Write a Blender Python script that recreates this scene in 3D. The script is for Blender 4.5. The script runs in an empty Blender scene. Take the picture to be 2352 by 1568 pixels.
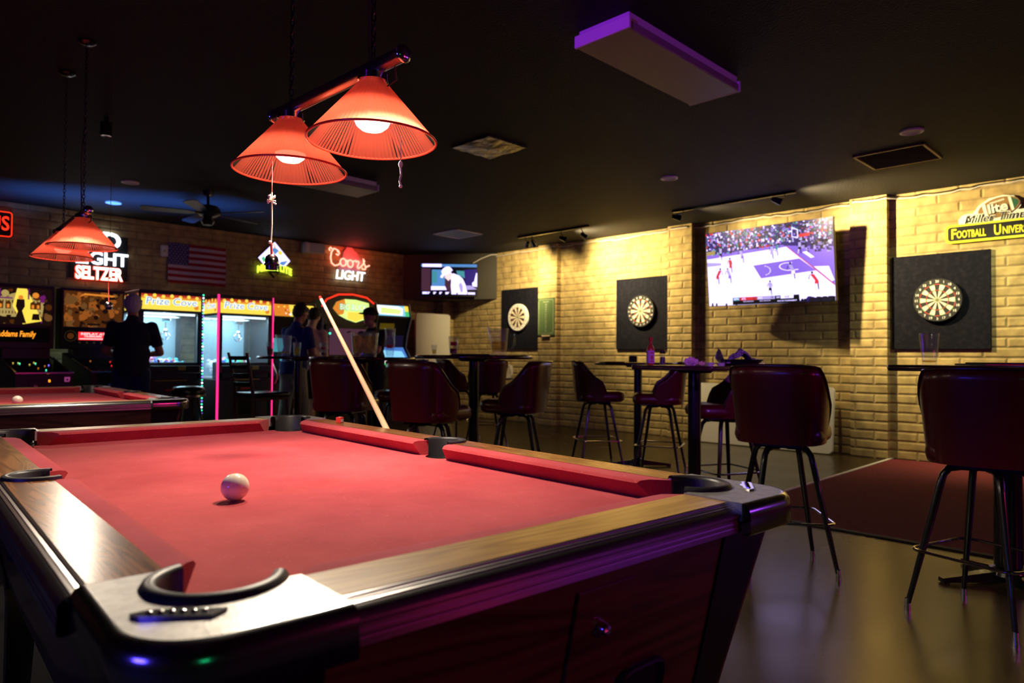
import bpy, bmesh, math, random
from mathutils import Matrix, Vector, Euler
R = math.radians
random.seed(7)
sc = bpy.context.scene
C = sc.collection

# ---------------------------------------------------------------- camera, exposure, world, club lights
CAM = (0.0, 0.0, 1.0795)
fw = Vector((math.cos(R(45)) * math.cos(.0231), math.sin(R(45)) * math.cos(.0231), math.sin(.0231)))
rt = Vector((math.sin(R(45)), -math.cos(R(45)), 0))
up = rt.cross(fw)
cr, sr = math.cos(.0073), math.sin(.0073)
rx, uy = rt * cr + up * sr, up * cr - rt * sr
cam = bpy.data.cameras.new('camera'); camo = bpy.data.objects.new('camera', cam); C.objects.link(camo)
cam.sensor_width = 36; cam.lens = 1593.25 / 2352 * 36; cam.clip_start = .05
m = Matrix((rx, uy, -fw)).transposed().to_4x4(); m.translation = Vector(CAM); camo.matrix_world = m
cam.dof.use_dof = True; cam.dof.focus_distance = 2.0; cam.dof.aperture_fstop = 4.0
sc.camera = camo
sc.view_settings.view_transform = 'Standard'; sc.view_settings.look = 'None'
sc.view_settings.exposure = 0.0; sc.view_settings.gamma = 1.0; sc.view_settings.use_curve_mapping = False
w = bpy.data.worlds.new('world'); sc.world = w; w.use_nodes = True
w.node_tree.nodes['Background'].inputs[0].default_value = (.02, .012, .03, 1)
w.node_tree.nodes['Background'].inputs[1].default_value = .02

def lamp(kind, name, loc, color, watts, aim=None, size=.1, spot=60, blend=.5, size_y=None):
    d = bpy.data.lights.new(name, kind); d.color = color; d.energy = watts
    if kind == 'AREA':
        d.size = size
        if size_y: d.shape = 'RECTANGLE'; d.size_y = size_y
    else: d.shadow_soft_size = size
    if kind == 'SPOT': d.spot_size = R(spot); d.spot_blend = blend
    o = bpy.data.objects.new(name, d); C.objects.link(o); o.location = loc
    if aim is not None:
        o.rotation_euler = (Vector(aim) - Vector(loc)).to_track_quat('-Z', 'Y').to_euler()
    return o
# coloured club lights of the room: a blue wash over the far left ceiling, magenta / violet ones behind the camera
lamp('AREA', 'blue_wash_light', (2.5, 8.85, 2.0), (.05, .22, 1), 44, (2.55, 8.95, 2.9), 2.4, size_y=.1).data.spread = R(84)
lamp('AREA', 'violet_bar_light', (5.6, -3.4, 1.7), (.36, .05, 1), 18, (1.2, 2, 1.0), 2.0, size_y=.35)
lamp('AREA', 'magenta_bar_light', (3.4, -3.6, 1.45), (1, .03, .25), 16, (.8, 1.5, .8), .7, size_y=.3)
lamp('AREA', 'blue_bar_light', (-2.9, .8, 1.3), (.08, .05, 1), 22, (0, 1.2, .9), .8, size_y=.4)
lamp('AREA', 'green_bar_light', (-1.2, -3.5, 1.3), (.02, 1, .35), 1.5, (0, 1, .8), .6, size_y=.12)
lamp('SPOT', 'violet_wash_light', (.8, -.8, 2.6), (.45, .12, 1), 330, (4.12, 2.38, 1.02), .06, 13, .8)
lamp('SPOT', 'violet_ceiling_light', (-1.6, 1.3, 2.80), (.34, .02, 1), 560, (2.95, 2.28, 2.86), .05, 14, 1)

# ---------------------------------------------------------------- materials
MAT = {}
def nodes_of(m):
    nt = m.node_tree; return nt, nt.nodes, nt.links, nt.nodes['Principled BSDF']
def mat(name, col=(.5, .5, .5), rough=.5, metal=0., spec=.5, emit=None, es=0., bump=None, var=None, coat=0., trans=0., alpha=1., sheen=0.):
    m = bpy.data.materials.new(name); m.use_nodes = True
    nt, N, L, b = nodes_of(m)
    b.inputs['Base Color'].default_value = (*col, 1); b.inputs['Roughness'].default_value = rough
    b.inputs['Metallic'].default_value = metal; b.inputs['Specular IOR Level'].default_value = spec
    b.inputs['Coat Weight'].default_value = coat; b.inputs['Transmission Weight'].default_value = trans
    b.inputs['Alpha'].default_value = alpha; b.inputs['Sheen Weight'].default_value = sheen
    if emit: b.inputs['Emission Color'].default_value = (*emit, 1); b.inputs['Emission Strength'].default_value = es
    if bump or var:
        tc = N.new('ShaderNodeTexCoord')
    if bump:
        n = N.new('ShaderNodeTexNoise'); n.inputs['Scale'].default_value = bump[0]; n.inputs['Detail'].default_value = 6
        L.new(tc.outputs['Object'], n.inputs['Vector'])
        bp = N.new('ShaderNodeBump'); bp.inputs['Strength'].default_value = bump[1]; bp.inputs['Distance'].default_value = bump[2] if len(bump) > 2 else .01
        L.new(n.outputs['Fac'], bp.inputs['Height']); L.new(bp.outputs['Normal'], b.inputs['Normal'])
    if var:   # (scale, colour2, low, high)
        n = N.new('ShaderNodeTexNoise'); n.inputs['Scale'].default_value = var[0]; n.inputs['Detail'].default_value = 5
        L.new(tc.outputs['Object'], n.inputs['Vector'])
        r = N.new('ShaderNodeValToRGB'); e = r.color_ramp.elements
        e[0].position = var[2]; e[1].position = var[3]; e[0].color = (*col, 1); e[1].color = (*var[1], 1)
        L.new(n.outputs['Fac'], r.inputs['Fac']); L.new(r.outputs['Color'], b.inputs['Base Color'])
    MAT[name] = m; return m
def glow(name, col, s, back=None):
    return mat(name, tuple(c * .03 for c in col), .5, spec=.15, emit=col, es=s)

def wood(name, c1, c2, axis, rough=.3, scale=1., coat=.3, knots=6.):
    m = mat(name, c1, rough, coat=coat); nt, N, L, b = nodes_of(m)
    tc = N.new('ShaderNodeTexCoord'); mp = N.new('ShaderNodeMapping')
    s = [14 * scale] * 3; s['xyz'.index(axis)] = 1.1 * scale; mp.inputs['Scale'].default_value = s
    L.new(tc.outputs['Object'], mp.inputs['Vector'])
    n = N.new('ShaderNodeTexNoise'); n.inputs['Scale'].default_value = 1.2; n.inputs['Detail'].default_value = 2; n.inputs['Distortion'].default_value = .8
    L.new(mp.outputs['Vector'], n.inputs['Vector'])
    mu = N.new('ShaderNodeMath'); mu.operation = 'MULTIPLY'; mu.inputs[1].default_value = knots * 2.2; L.new(n.outputs['Fac'], mu.inputs[0])
    fr = N.new('ShaderNodeMath'); fr.operation = 'PINGPONG'; fr.inputs[1].default_value = 1; L.new(mu.outputs[0], fr.inputs[0])
    n2 = N.new('ShaderNodeTexNoise'); n2.inputs['Scale'].default_value = 9; n2.inputs['Detail'].default_value = 6; L.new(mp.outputs['Vector'], n2.inputs['Vector'])
    mx = N.new('ShaderNodeMath'); mx.operation = 'MULTIPLY_ADD'; mx.inputs[1].default_value = .55; L.new(fr.outputs[0], mx.inputs[0])
    m2 = N.new('ShaderNodeMath'); m2.operation = 'MULTIPLY'; m2.inputs[1].default_value = .5; L.new(n2.outputs['Fac'], m2.inputs[0]); L.new(m2.outputs[0], mx.inputs[2])
    r = N.new('ShaderNodeValToRGB'); e = r.color_ramp.elements; e[0].position = .15; e[1].position = .75
    e[0].color = (*c2, 1); e[1].color = (*c1, 1); L.new(mx.outputs[0], r.inputs['Fac']); L.new(r.outputs['Color'], b.inputs['Base Color'])
    return m

def block_wall(name, plane):
    """slump block masonry: 0.40 x 0.10 m courses, bulging faces, pale joints"""
    m = mat(name, (.4, .3, .15), .92, spec=.2); nt, N, L, b = nodes_of(m)
    g = N.new('ShaderNodeNewGeometry'); sp = N.new('ShaderNodeSeparateXYZ'); L.new(g.outputs['Position'], sp.inputs[0])
    cb = N.new('ShaderNodeCombineXYZ')
    L.new(sp.outputs['Y' if plane == 'x' else 'X'], cb.inputs[0]); L.new(sp.outputs['Z'], cb.inputs[1])
    wn = N.new('ShaderNodeTexNoise'); wn.inputs['Scale'].default_value = 5; wn.inputs['Detail'].default_value = 3; L.new(g.outputs['Position'], wn.inputs['Vector'])
    off = N.new('ShaderNodeMixRGB'); off.blend_type = 'ADD'; off.inputs[0].default_value = .012
    L.new(cb.outputs[0], off.inputs[1]); L.new(wn.outputs['Color'], off.inputs[2])
    br = N.new('ShaderNodeTexBrick'); br.offset = .5; br.inputs['Scale'].default_value = 1
    br.inputs['Brick Width'].default_value = .40; br.inputs['Row Height'].default_value = .1016
    br.inputs['Mortar Size'].default_value = .007; br.inputs['Mortar Smooth'].default_value = .4
    br.inputs['Color1'].default_value = (.50, .38, .18, 1); br.inputs['Color2'].default_value = (.44, .33, .15, 1); br.inputs['Mortar'].default_value = (.33, .25, .13, 1)
    L.new(off.outputs[0], br.inputs['Vector'])
    n = N.new('ShaderNodeTexNoise'); n.inputs['Scale'].default_value = 9; n.inputs['Detail'].default_value = 8; L.new(g.outputs['Position'], n.inputs['Vector'])
    r = N.new('ShaderNodeValToRGB'); r.color_ramp.elements[0].position = .3; r.color_ramp.elements[0].color = (.62, .6, .56, 1); r.color_ramp.elements[1].position = .7; r.color_ramp.elements[1].color = (1.1, 1.08, 1, 1)
    L.new(n.outputs['Fac'], r.inputs['Fac'])
    mu = N.new('ShaderNodeMixRGB'); mu.blend_type = 'MULTIPLY'; mu.inputs[0].default_value = 1; L.new(br.outputs['Color'], mu.inputs[1]); L.new(r.outputs['Color'], mu.inputs[2])
    L.new(mu.outputs[0], b.inputs['Base Color'])
    b2 = N.new('ShaderNodeTexBrick'); b2.offset = .5; b2.inputs['Scale'].default_value = 1; b2.inputs['Brick Width'].default_value = .40; b2.inputs['Row Height'].default_value = .1016
    b2.inputs['Mortar Size'].default_value = .022; b2.inputs['Mortar Smooth'].default_value = 1
    for k, c in (('Color1', 1), ('Color2', 1), ('Mortar', 0)): b2.inputs[k].default_value = (c, c, c, 1)
    L.new(off.outputs[0], b2.inputs['Vector'])
    ad = N.new('ShaderNodeMath'); ad.operation = 'MULTIPLY_ADD'; ad.inputs[1].default_value = .55
    L.new(n.outputs['Fac'], ad.inputs[0]); L.new(b2.outputs['Color'], ad.inputs[2])
    bp = N.new('ShaderNodeBump'); bp.inputs['Strength'].default_value = .7; bp.inputs['Distance'].default_value = .011
    L.new(ad.outputs[0], bp.inputs['Height']); L.new(bp.outputs['Normal'], b.inputs['Normal'])
    return m
block_wall('block_x', 'x'); block_wall('block_y', 'y')
mat('ceiling_black', (.007, .0055, .006), .8, spec=.3, bump=(60, .9, .01))
mat('wall_dark', (.03, .025, .03), .9)
def make_floor():
    m = mat('stained_concrete', (.10, .07, .035), .26, spec=.5); nt, N, L, b = nodes_of(m)
    tc = N.new('ShaderNodeTexCoord')
    n = N.new('ShaderNodeTexNoise'); n.inputs['Scale'].default_value = 1.6; n.inputs['Detail'].default_value = 8; L.new(tc.outputs['Object'], n.inputs['Vector'])
    r = N.new('ShaderNodeValToRGB'); r.color_ramp.elements[0].position = .3; r.color_ramp.elements[0].color = (.036, .022, .009, 1); r.color_ramp.elements[1].position = .7; r.color_ramp.elements[1].color = (.058, .036, .014, 1)
    L.new(n.outputs['Fac'], r.inputs['Fac']); L.new(r.outputs['Color'], b.inputs['Base Color'])
    r2 = N.new('ShaderNodeMapRange'); r2.inputs['To Min'].default_value = .16; r2.inputs['To Max'].default_value = .34; L.new(n.outputs['Fac'], r2.inputs['Value']); L.new(r2.outputs[0], b.inputs['Roughness'])
make_floor()
mat('carpet_red', (.17, .010, .018), .95, bump=(300, .6, .004), var=(40, (.09, .006, .01), .4, .7))
mat('floor_shade_paint', (.003, .0025, .004), .95, bump=(300, .6, .004))  # near black colour that paints the shade on the left floor
mat('carpet_edge', (.012, .01, .01), .7)
def make_felt():
    m = mat('red_cloth', (.62, .055, .07), .9, spec=.15, sheen=.15); nt, N, L, b = nodes_of(m)
    tc = N.new('ShaderNodeTexCoord')
    n = N.new('ShaderNodeTexNoise'); n.inputs['Scale'].default_value = 3.5; n.inputs['Detail'].default_value = 9; n.inputs['Roughness'].default_value = .7; L.new(tc.outputs['Object'], n.inputs['Vector'])
    r = N.new('ShaderNodeValToRGB'); e = r.color_ramp.elements; e[0].position = .35; e[0].color = (.37, .027, .036, 1); e[1].position = .68; e[1].color = (.50, .060, .070, 1); L.new(n.outputs['Fac'], r.inputs['Fac'])
    mp = N.new('ShaderNodeMapping'); mp.inputs['Scale'].default_value = (150, 60, 60); L.new(tc.outputs['Object'], mp.inputs['Vector'])
    v = N.new('ShaderNodeTexNoise'); v.inputs['Scale'].default_value = 1.5; v.inputs['Detail'].default_value = 3; L.new(mp.outputs['Vector'], v.inputs['Vector'])
    r2 = N.new('ShaderNodeValToRGB'); r2.color_ramp.elements[0].position = .64; r2.color_ramp.elements[0].color = (0, 0, 0, 1); r2.color_ramp.elements[1].position = .78; r2.color_ramp.elements[1].color = (1, 1, 1, 1); L.new(v.outputs['Fac'], r2.inputs['Fac'])
    mx = N.new('ShaderNodeMixRGB'); mx.inputs[2].default_value = (.62, .22, .20, 1); L.new(r.outputs['Color'], mx.inputs[1])
    f = N.new('ShaderNodeMath'); f.operation = 'MULTIPLY'; f.inputs[1].default_value = .55; L.new(r2.outputs['Color'], f.inputs[0]); L.new(f.outputs[0], mx.inputs[0])
    L.new(mx.outputs[0], b.inputs['Base Color'])
    bp = N.new('ShaderNodeBump'); bp.inputs['Strength'].default_value = .15; bp.inputs['Distance'].default_value = .002; L.new(v.outputs['Fac'], bp.inputs['Height']); L.new(bp.outputs['Normal'], b.inputs['Normal'])
make_felt()
wood('rail_wood_long', (.27, .105, .034), (.075, .026, .009), 'y', .27, coat=.05, knots=9); MAT['rail_wood_long'].node_tree.nodes['Principled BSDF'].inputs['Coat Roughness'].default_value = .13; MAT['rail_wood_long'].node_tree.nodes['Principled BSDF'].inputs['Specular IOR Level'].default_value = .13
wood('rail_wood_short', (.50, .30, .095), (.30, .155, .048), 'x', .30, coat=0)
wood('cabinet_wood', (.17, .065, .028), (.06, .02, .009), 'x', .35, .6)
wood('cabinet_wood_side', (.17, .065, .028), (.06, .02, .009), 'y', .35, .6)
mat('silver_plate', (.50, .49, .47), .42, metal=.75, bump=(220, .25, .002), var=(60, (.36, .35, .34), .4, .7))
mat('chrome_dark', (.5, .5, .52), .16, metal=1)
mat('trim_metal', (.58, .56, .56), .28, metal=1)
mat('chrome', (.8, .8, .82), .12, metal=1)
mat('steel_brushed', (.55, .5, .45), .3, metal=1)
mat('black_laminate', (.006, .005, .005), .35)
mat('black_rubber', (.025, .022, .025), .42)
mat('pocket_black', (.003, .003, .003), .9)
mat('black_metal', (.008, .008, .009), .25, coat=.4)
mat('black_glass', (.004, .004, .005), .06, spec=.9)
mat('black_vinyl', (.010, .009, .010), .25, coat=.3)
mat('black_plastic', (.01, .01, .011), .35)
mat('matte_black', (.006, .006, .006), .9)
mat('dart_cloth', (.007, .007, .012), .85, spec=.08, var=(25, (.013, .012, .019), .45, .7))
mat('oxblood_vinyl', (.095, .003, .006), .36, spec=.35, coat=.4, bump=(18, .12, .01)); MAT['oxblood_vinyl'].node_tree.nodes['Principled BSDF'].inputs['Coat Roughness'].default_value = .16
mat('oxblood_dark', (.03, .003, .005), .3, coat=.4)
mat('tabletop_dark', (.035, .012, .012), .16, coat=.6)
mat('tabletop_edge', (.05, .014, .018), .2, coat=.6)
mat('cue_ball', (.88, .78, .60), .12, coat=.6, spec=.5)
mat('maple', (.85, .62, .36), .28, coat=.4)
mat('ferrule_white', (.9, .78, .72), .4)
mat('chalk_red', (.75, .04, .02), .7)
mat('paper_white', (.75, .72, .68), .8)
mat('plastic_white', (.78, .74, .66), .5, bump=(120, .15, .002))
mat('fixture_white', (.62, .58, .60), .7)
mat('diffuser', (.26, .21, .205), .45)
mat('tarnished_cover', (.95, .85, .42), .38, metal=.75, bump=(7, 1, .08), var=(6, (.25, .22, .12), .45, .65))
mat('vent_dark', (.02, .018, .02), .5)
mat('vent_frame', (.16, .08, .06), .5, metal=.3)
mat('vent_blue', (.45, .42, .55), .5, metal=.3)
mat('cable_white', (.6, .55, .5), .5)
mat('cord_brown', (.06, .02, .015), .5)
mat('rope_white', (.8, .74, .6), .8)
mat('red_string', (.7, .05, .03), .7)
mat('panel_grey', (.04, .035, .028), .6)
def thin(name, tint, dcol, dmix, fr=.5, rough=.03):
    """clear thin material: see-through, a little milky, with a sheen at the edges"""
    m = bpy.data.materials.new(name); m.use_nodes = True; nt = m.node_tree; N, L = nt.nodes, nt.links
    N.remove(N['Principled BSDF']); out = N['Material Output']
    tp = N.new('ShaderNodeBsdfTransparent'); tp.inputs[0].default_value = (*tint, 1)
    df = N.new('ShaderNodeBsdfTranslucent'); df.inputs[0].default_value = (*dcol, 1); d2 = N.new('ShaderNodeBsdfDiffuse'); d2.inputs[0].default_value = (*dcol, 1)
    md = N.new('ShaderNodeMixShader'); md.inputs[0].default_value = .5; L.new(df.outputs[0], md.inputs[1]); L.new(d2.outputs[0], md.inputs[2])
    a = N.new('ShaderNodeMixShader'); a.inputs[0].default_value = dmix; L.new(tp.outputs[0], a.inputs[1]); L.new(md.outputs[0], a.inputs[2])
    gl = N.new('ShaderNodeBsdfGlossy'); gl.inputs[1].default_value = rough; lw = N.new('ShaderNodeLayerWeight'); lw.inputs[0].default_value = fr
    pw = N.new('ShaderNodeMath'); pw.operation = 'POWER'; pw.inputs[1].default_value = 2.5; L.new(lw.outputs['Facing'], pw.inputs[0]); p2_ = N.new('ShaderNodeMath'); p2_.operation = 'MULTIPLY_ADD'; p2_.inputs[1].default_value = .5; p2_.inputs[2].default_value = .03; L.new(pw.outputs[0], p2_.inputs[0])
    c = N.new('ShaderNodeMixShader'); L.new(p2_.outputs[0], c.inputs[0]); L.new(a.outputs[0], c.inputs[1]); L.new(gl.outputs[0], c.inputs[2])
    L.new(c.outputs[0], out.inputs[0]); MAT[name] = m
thin('glass', (.93, .95, .97), (.8, .8, .85), .05, .35); thin('plastic_clear', (.94, .94, .97), (.7, .65, .75), .09, .4, .08)
thin('beer', (1, .88, .32), (.9, .68, .06), .22, .2); thin('beer_gold', (1, .84, .35), (.95, .66, .08), .22, .2)
mat('cola_red', (.35, .02, .02), .1, trans=.4)
mat('print_red', (.6, .02, .04), .5)
mat('purple_label', (.62, .30, .60), .5)
mat('hot_sauce', (.45, .06, .02), .1)
mat('red_cap', (.6, .02, .02), .4)
mat('skin', (.42, .2, .12), .55); mat('skin_pale', (.6, .4, .3), .55)
mat('hair_grey', (.65, .65, .67), .8, bump=(90, .8, .01)); mat('hair_black', (.01, .008, .008), .6, bump=(90, .8, .01))
mat('navy_cloth', (.008, .01, .035), .9, bump=(14, .5, .02)); mat('jeans', (.02, .03, .12), .9, bump=(14, .5, .02))
mat('blue_shirt', (.02, .035, .22), .9, bump=(14, .5, .02)); mat('pink_shirt', (.75, .5, .58), .9, bump=(14, .5, .02))
mat('khaki', (.35, .36, .28), .9, bump=(14, .5, .02)); mat('black_cloth', (.008, .007, .009), .9, bump=(14, .5, .02))
mat('shoe_white', (.5, .5, .5), .6); mat('shoe_dark', (.02, .02, .02), .5)
mat('wood_dark', (.05, .02, .012), .35, coat=.3)
mat('flag_red', (.34, .008, .02), .9); mat('flag_white', (.55, .42, .52), .9); mat('flag_blue', (.06, .05, .2), .9)
mat('green_board', (.10, .16, .06), .6); mat('chalk_line', (.55, .6, .4), .7)
mat('db_black', (.012, .012, .012), .7); mat('db_cream', (.85, .75, .55), .8); mat('db_red', (.6, .03, .02), .7); mat('db_green', (.02, .2, .05), .7); mat('db_white', (.85, .83, .78), .6)
mat('wire', (.6, .6, .6), .3, metal=1)
mat('arcade_black', (.012, .01, .012), .4)
mat('arcade_side', (.10, .13, .13), .4)
mat('edge_trim', (.55, .45, .35), .4)
mat('yellow_note', (.8, .7, .02), .6)
mat('yellow_sign', (.85, .78, .03), .4, emit=(.85, .8, .04), es=.25); mat('black_sign', (.01, .01, .01), .4)
mat('brown_ball', (.28, .16, .05), .5); mat('sign_green', (.03, .12, .07), .4); mat('sign_white', (.8, .85, .75), .5)
mat('gold', (.55, .42, .1), .4)
mat('cream', (.75, .6, .35), .7)

def make_shade():
    m = bpy.data.materials.new('red_shade'); m.use_nodes = True; nt = m.node_tree; N, L = nt.nodes, nt.links
    N.remove(N['Principled BSDF']); out = N['Material Output']
    tr = N.new('ShaderNodeBsdfTranslucent'); tr.inputs[0].default_value = (1, .17, .10, 1)
    df = N.new('ShaderNodeBsdfDiffuse'); df.inputs[0].default_value = (.75, .16, .11, 1)
    tp = N.new('ShaderNodeBsdfTransparent'); tp.inputs[0].default_value = (1, .3, .25, 1)
    gl = N.new('ShaderNodeBsdfGlossy'); gl.inputs[1].default_value = .15; gl.inputs[0].default_value = (1, .9, .9, 1)
    a = N.new('ShaderNodeMixShader'); a.inputs[0].default_value = .35; L.new(tr.outputs[0], a.inputs[1]); L.new(df.outputs[0], a.inputs[2])
    b = N.new('ShaderNodeMixShader'); b.inputs[0].default_value = .10; L.new(a.outputs[0], b.inputs[1]); L.new(tp.outputs[0], b.inputs[2])
    c = N.new('ShaderNodeMixShader'); lw = N.new('ShaderNodeLayerWeight'); lw.inputs[0].default_value = .25
    L.new(lw.outputs['Fresnel'], c.inputs[0]); L.new(b.outputs[0], c.inputs[1]); L.new(gl.outputs[0], c.inputs[2])
    L.new(c.outputs[0], out.inputs[0]); MAT['red_shade'] = m
make_shade()
mat('shade_rim', (.75, .06, .03), .3)
glow('bulb_white', (1, .93, .82), 22); glow('bulb_lamp', (1, .86, .68), 7)
glow('screen_white', (.60, .52, 1), 2.1); glow('screen_violet', (.30, .16, .95), .9); glow('screen_deep', (.05, .02, .35), .5); glow('screen_dark', (.02, .012, .06), .4)
glow('screen_red', (.9, .04, .06), .8); glow('screen_lilac', (.55, .45, 1), .9); glow('screen_teal', (.1, .5, .6), .6); glow('screen_blue', (.12, .35, .8), .8); glow('screen_skin', (1, .75, .75), 1.1); glow('screen_black', (.004, .004, .012), .5); glow('screen_maroon', (.14, .05, .09), .5)
glow('neon_red', (1, .30, .20), 3.2); glow('neon_red_core', (1, .5, .42), 4); glow('neon_white', (.80, .88, 1), 2.6); glow('neon_pink', (1, .02, .18), 2.2); glow('neon_yellow', (.72, 1, .05), 1.6); glow('neon_deep_red', (1, .03, .01), 1.6); glow('neon_blue', (.25, .4, 1), 2)
glow('led_blue', (.2, .12, 1), 3); glow('led_green', (.05, .9, .45), 3); glow('led_white', (.75, .7, 1), 5)
glow('crane_light', (.75, .95, 1), 2.6); glow('amber', (1, .33, .02), 1.5); glow('dot_red', (1, .02, .03), 1.6); glow('dot_pink', (1, .5, .5), 1.8)
glow('art_orange', (.9, .28, .03), .9); glow('art_rust', (.50, .14, .02), .6); glow('art_blue', (.03, .30, .75), .9); glow('art_yellow', (1, .72, .08), 1.1); glow('art_red', (.75, .06, .03), .7); glow('art_sky', (.25, .65, .95), 1.1); glow('art_white', (1, .98, .85), 1.2); glow('art_brown', (.22, .06, .01), .35); glow('art_dark', (.03, .012, .008), .3); glow('art_cream', (.62, .45, .14), .7); glow('art_purple', (.30, .02, .28), .5); glow('art_green', (.10, .75, .25), .8); glow('art_lime', (.7, .95, .25), 1.2); glow('art_tan', (.30, .12, .03), .5)
glow('purple_tag', (.5, .08, .3), .5)
glow('pil_blue', (.1, .3, .9), .7)

# ---------------------------------------------------------------- mesh builder
_text_cache = {}
def text_geo(s, bold=0., shear=0., depth=.0, space=1.):
    k = (s, bold, shear, depth, space)
    if k not in _text_cache:
        cu = bpy.data.curves.new('t', 'FONT'); cu.body = s; cu.size = 1; cu.offset = bold; cu.shear = shear; cu.extrude = depth; cu.align_x = 'CENTER'; cu.align_y = 'CENTER'; cu.resolution_u = 3; cu.space_character = space
        o = bpy.data.objects.new('t', cu); me = o.to_mesh()
        _text_cache[k] = ([v.co.copy() for v in me.vertices], [list(p.vertices) for p in me.polygons])
        o.to_mesh_clear(); bpy.data.objects.remove(o); bpy.data.curves.remove(cu)
    return _text_cache[k]
class MB:
    def __init__(s): s.v = []; s.f = []; s.mi = []; s.mats = []; s.M = Matrix.Identity(4)
    def mat(s, m):
        if m not in s.mats: s.mats.append(m)
        return s.mats.index(m)
    def add(s, vs, fs, m):
        i = len(s.v); k = s.mat(m)
        s.v += [s.M @ Vector(v) for v in vs]
        for f in fs: s.f.append([i + a for a in f]); s.mi.append(k)
        return s
    def box(s, c, d, m, rot=None, bev=0., seg=1):
        bm = bmesh.new(); bmesh.ops.create_cube(bm, size=1)
        for v in bm.verts: v.co = Vector((v.co.x * d[0], v.co.y * d[1], v.co.z * d[2]))
        if bev: bmesh.ops.bevel(bm, geom=list(bm.edges), offset=bev, segments=seg, affect='EDGES', profile=.5)
        rm = Euler(rot).to_matrix() if rot else Matrix.Identity(3)
        bm.verts.index_update()
        s.add([rm @ v.co + Vector(c) for v in bm.verts], [[v.index for v in f.verts] for f in bm.faces], m); bm.free(); return s
    def prism(s, pts, z0, z1, m, side=None):
        n = len(pts); a = sum(pts[i][0] * pts[(i + 1) % n][1] - pts[(i + 1) % n][0] * pts[i][1] for i in range(n))
        if a < 0: pts = pts[::-1]
        vs = [(p[0], p[1], z0) for p in pts] + [(p[0], p[1], z1) for p in pts]
        s.add(vs, [list(range(n))[::-1], list(range(n, 2 * n))], m)
        i = len(s.v) - 2 * n; k = s.mat(side or m)
        for j in range(n): s.f.append([i + j, i + (j + 1) % n, i + n + (j + 1) % n, i + n + j]); s.mi.append(k)
        return s
    def poly(s, pts, m, z=0.):
        s.add([(p[0], p[1], p[2] if len(p) > 2 else z) for p in pts], [list(range(len(pts)))], m); return s
    def rect(s, x0, y0, x1, y1, m, z=0.): return s.poly([(x0, y0), (x1, y0), (x1, y1), (x0, y1)], m, z)
    def disc(s, x, y, r, m, z=0., n=20, ry=None):
        return s.poly([(x + r * math.cos(2 * math.pi * i / n), y + (ry or r) * math.sin(2 * math.pi * i / n)) for i in range(n)], m, z)
    def lathe(s, prof, m, seg=24, c=(0, 0, 0), a0=0., a1=360., rib=0., cap=False):
        full = abs(a1 - a0) >= 359.9; n = seg if full else seg + 1; vs = []; fs = []; P = len(prof)
        for i in range(n):
            a = R(a0 + (a1 - a0) * i / seg); k = 1 + (rib if i % 2 else 0)
            for r, z in prof: vs.append((c[0] + r * k * math.cos(a), c[1] + r * k * math.sin(a), c[2] + z))
        for i in range(seg):
            j = (i + 1) % n
            for p in range(P - 1): fs.append([i * P + p, j * P + p, j * P + p + 1, i * P + p + 1])
        if cap:
            fs.append([i * P for i in range(n)][::-1]); fs.append([i * P + P - 1 for i in range(n)])
        s.add(vs, fs, m); return s
    def cyl(s, c, r, h, m, seg=20, r2=None):
        r2 = r if r2 is None else r2
        return s.lathe([(0, 0), (r, 0), (r2, h), (0, h)], m, seg, c)
    def ball(s, c, r, m, seg=16, rings=10, M=None):
        r = (r, r, r) if not hasattr(r, '__len__') else r; vs = []; fs = []
        for i in range(rings + 1):
            t = math.pi * i / rings
            for j in range(seg):
                a = 2 * math.pi * j / seg; p = Vector((r[0] * math.sin(t) * math.cos(a), r[1] * math.sin(t) * math.sin(a), r[2] * math.cos(t)))
                if M: p = M @ p
                vs.append(p + Vector(c))
        for i in range(rings):
            for j in range(seg): fs.append([i * seg + j, (i + 1) * seg + j, (i + 1) * seg + (j + 1) % seg, i * seg + (j + 1) % seg])
        s.add(vs, fs, m); return s
    def tube(s, pts, r, m, seg=10, closed=False, cap=True, r2=None):
        pts = [Vector(p) for p in pts]; n = len(pts); rs = r if hasattr(r, '__len__') else [r] * n
        vs = []; fs = []; T = []
        for i in range(n):
            a = pts[i - 1] if (i or closed) else pts[i]; b = pts[(i + 1) % n] if (i < n - 1 or closed) else pts[i]
            T.append((b - a).normalized())
        x = T[0].orthogonal().normalized()
        for i in range(n):
            x = (x - T[i] * x.dot(T[i])); x = x.normalized() if x.length > 1e-6 else T[i].orthogonal().normalized(); y = T[i].cross(x)
            for j in range(seg):
                a = 2 * math.pi * j / seg; vs.append(pts[i] + (x * math.cos(a) + y * math.sin(a)) * rs[i])
        for i in range(n if closed else n - 1):
            k = (i + 1) % n
            for j in range(seg): fs.append([i * seg + j, i * seg + (j + 1) % seg, k * seg + (j + 1) % seg, k * seg + j])
        if cap and not closed: fs.append(list(range(seg))[::-1]); fs.append([(n - 1) * seg + j for j in range(seg)])
        s.add(vs, fs, m); return s
    def sweep(s, path, prof, m, closed=False):
        """path of (x,y) with outward normals to the right of travel; prof of (outward, z)"""
        n = len(path); P = len(prof); vs = []; fs = []
        for i in range(n):
            a = path[i - 1] if (i or closed) else path[i]; b = path[(i + 1) % n] if (i < n - 1 or closed) else path[i]
            dx, dy = b[0] - a[0], b[1] - a[1]; l = math.hypot(dx, dy) or 1; nx, ny = dy / l, -dx / l
            for o, z in prof: vs.append((path[i][0] + nx * o, path[i][1] + ny * o, z))
        for i in range(n if closed else n - 1):
            k = (i + 1) % n
            for p in range(P - 1): fs.append([i * P + p, k * P + p, k * P + p + 1, i * P + p + 1])
        s.add(vs, fs, m); return s
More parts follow.
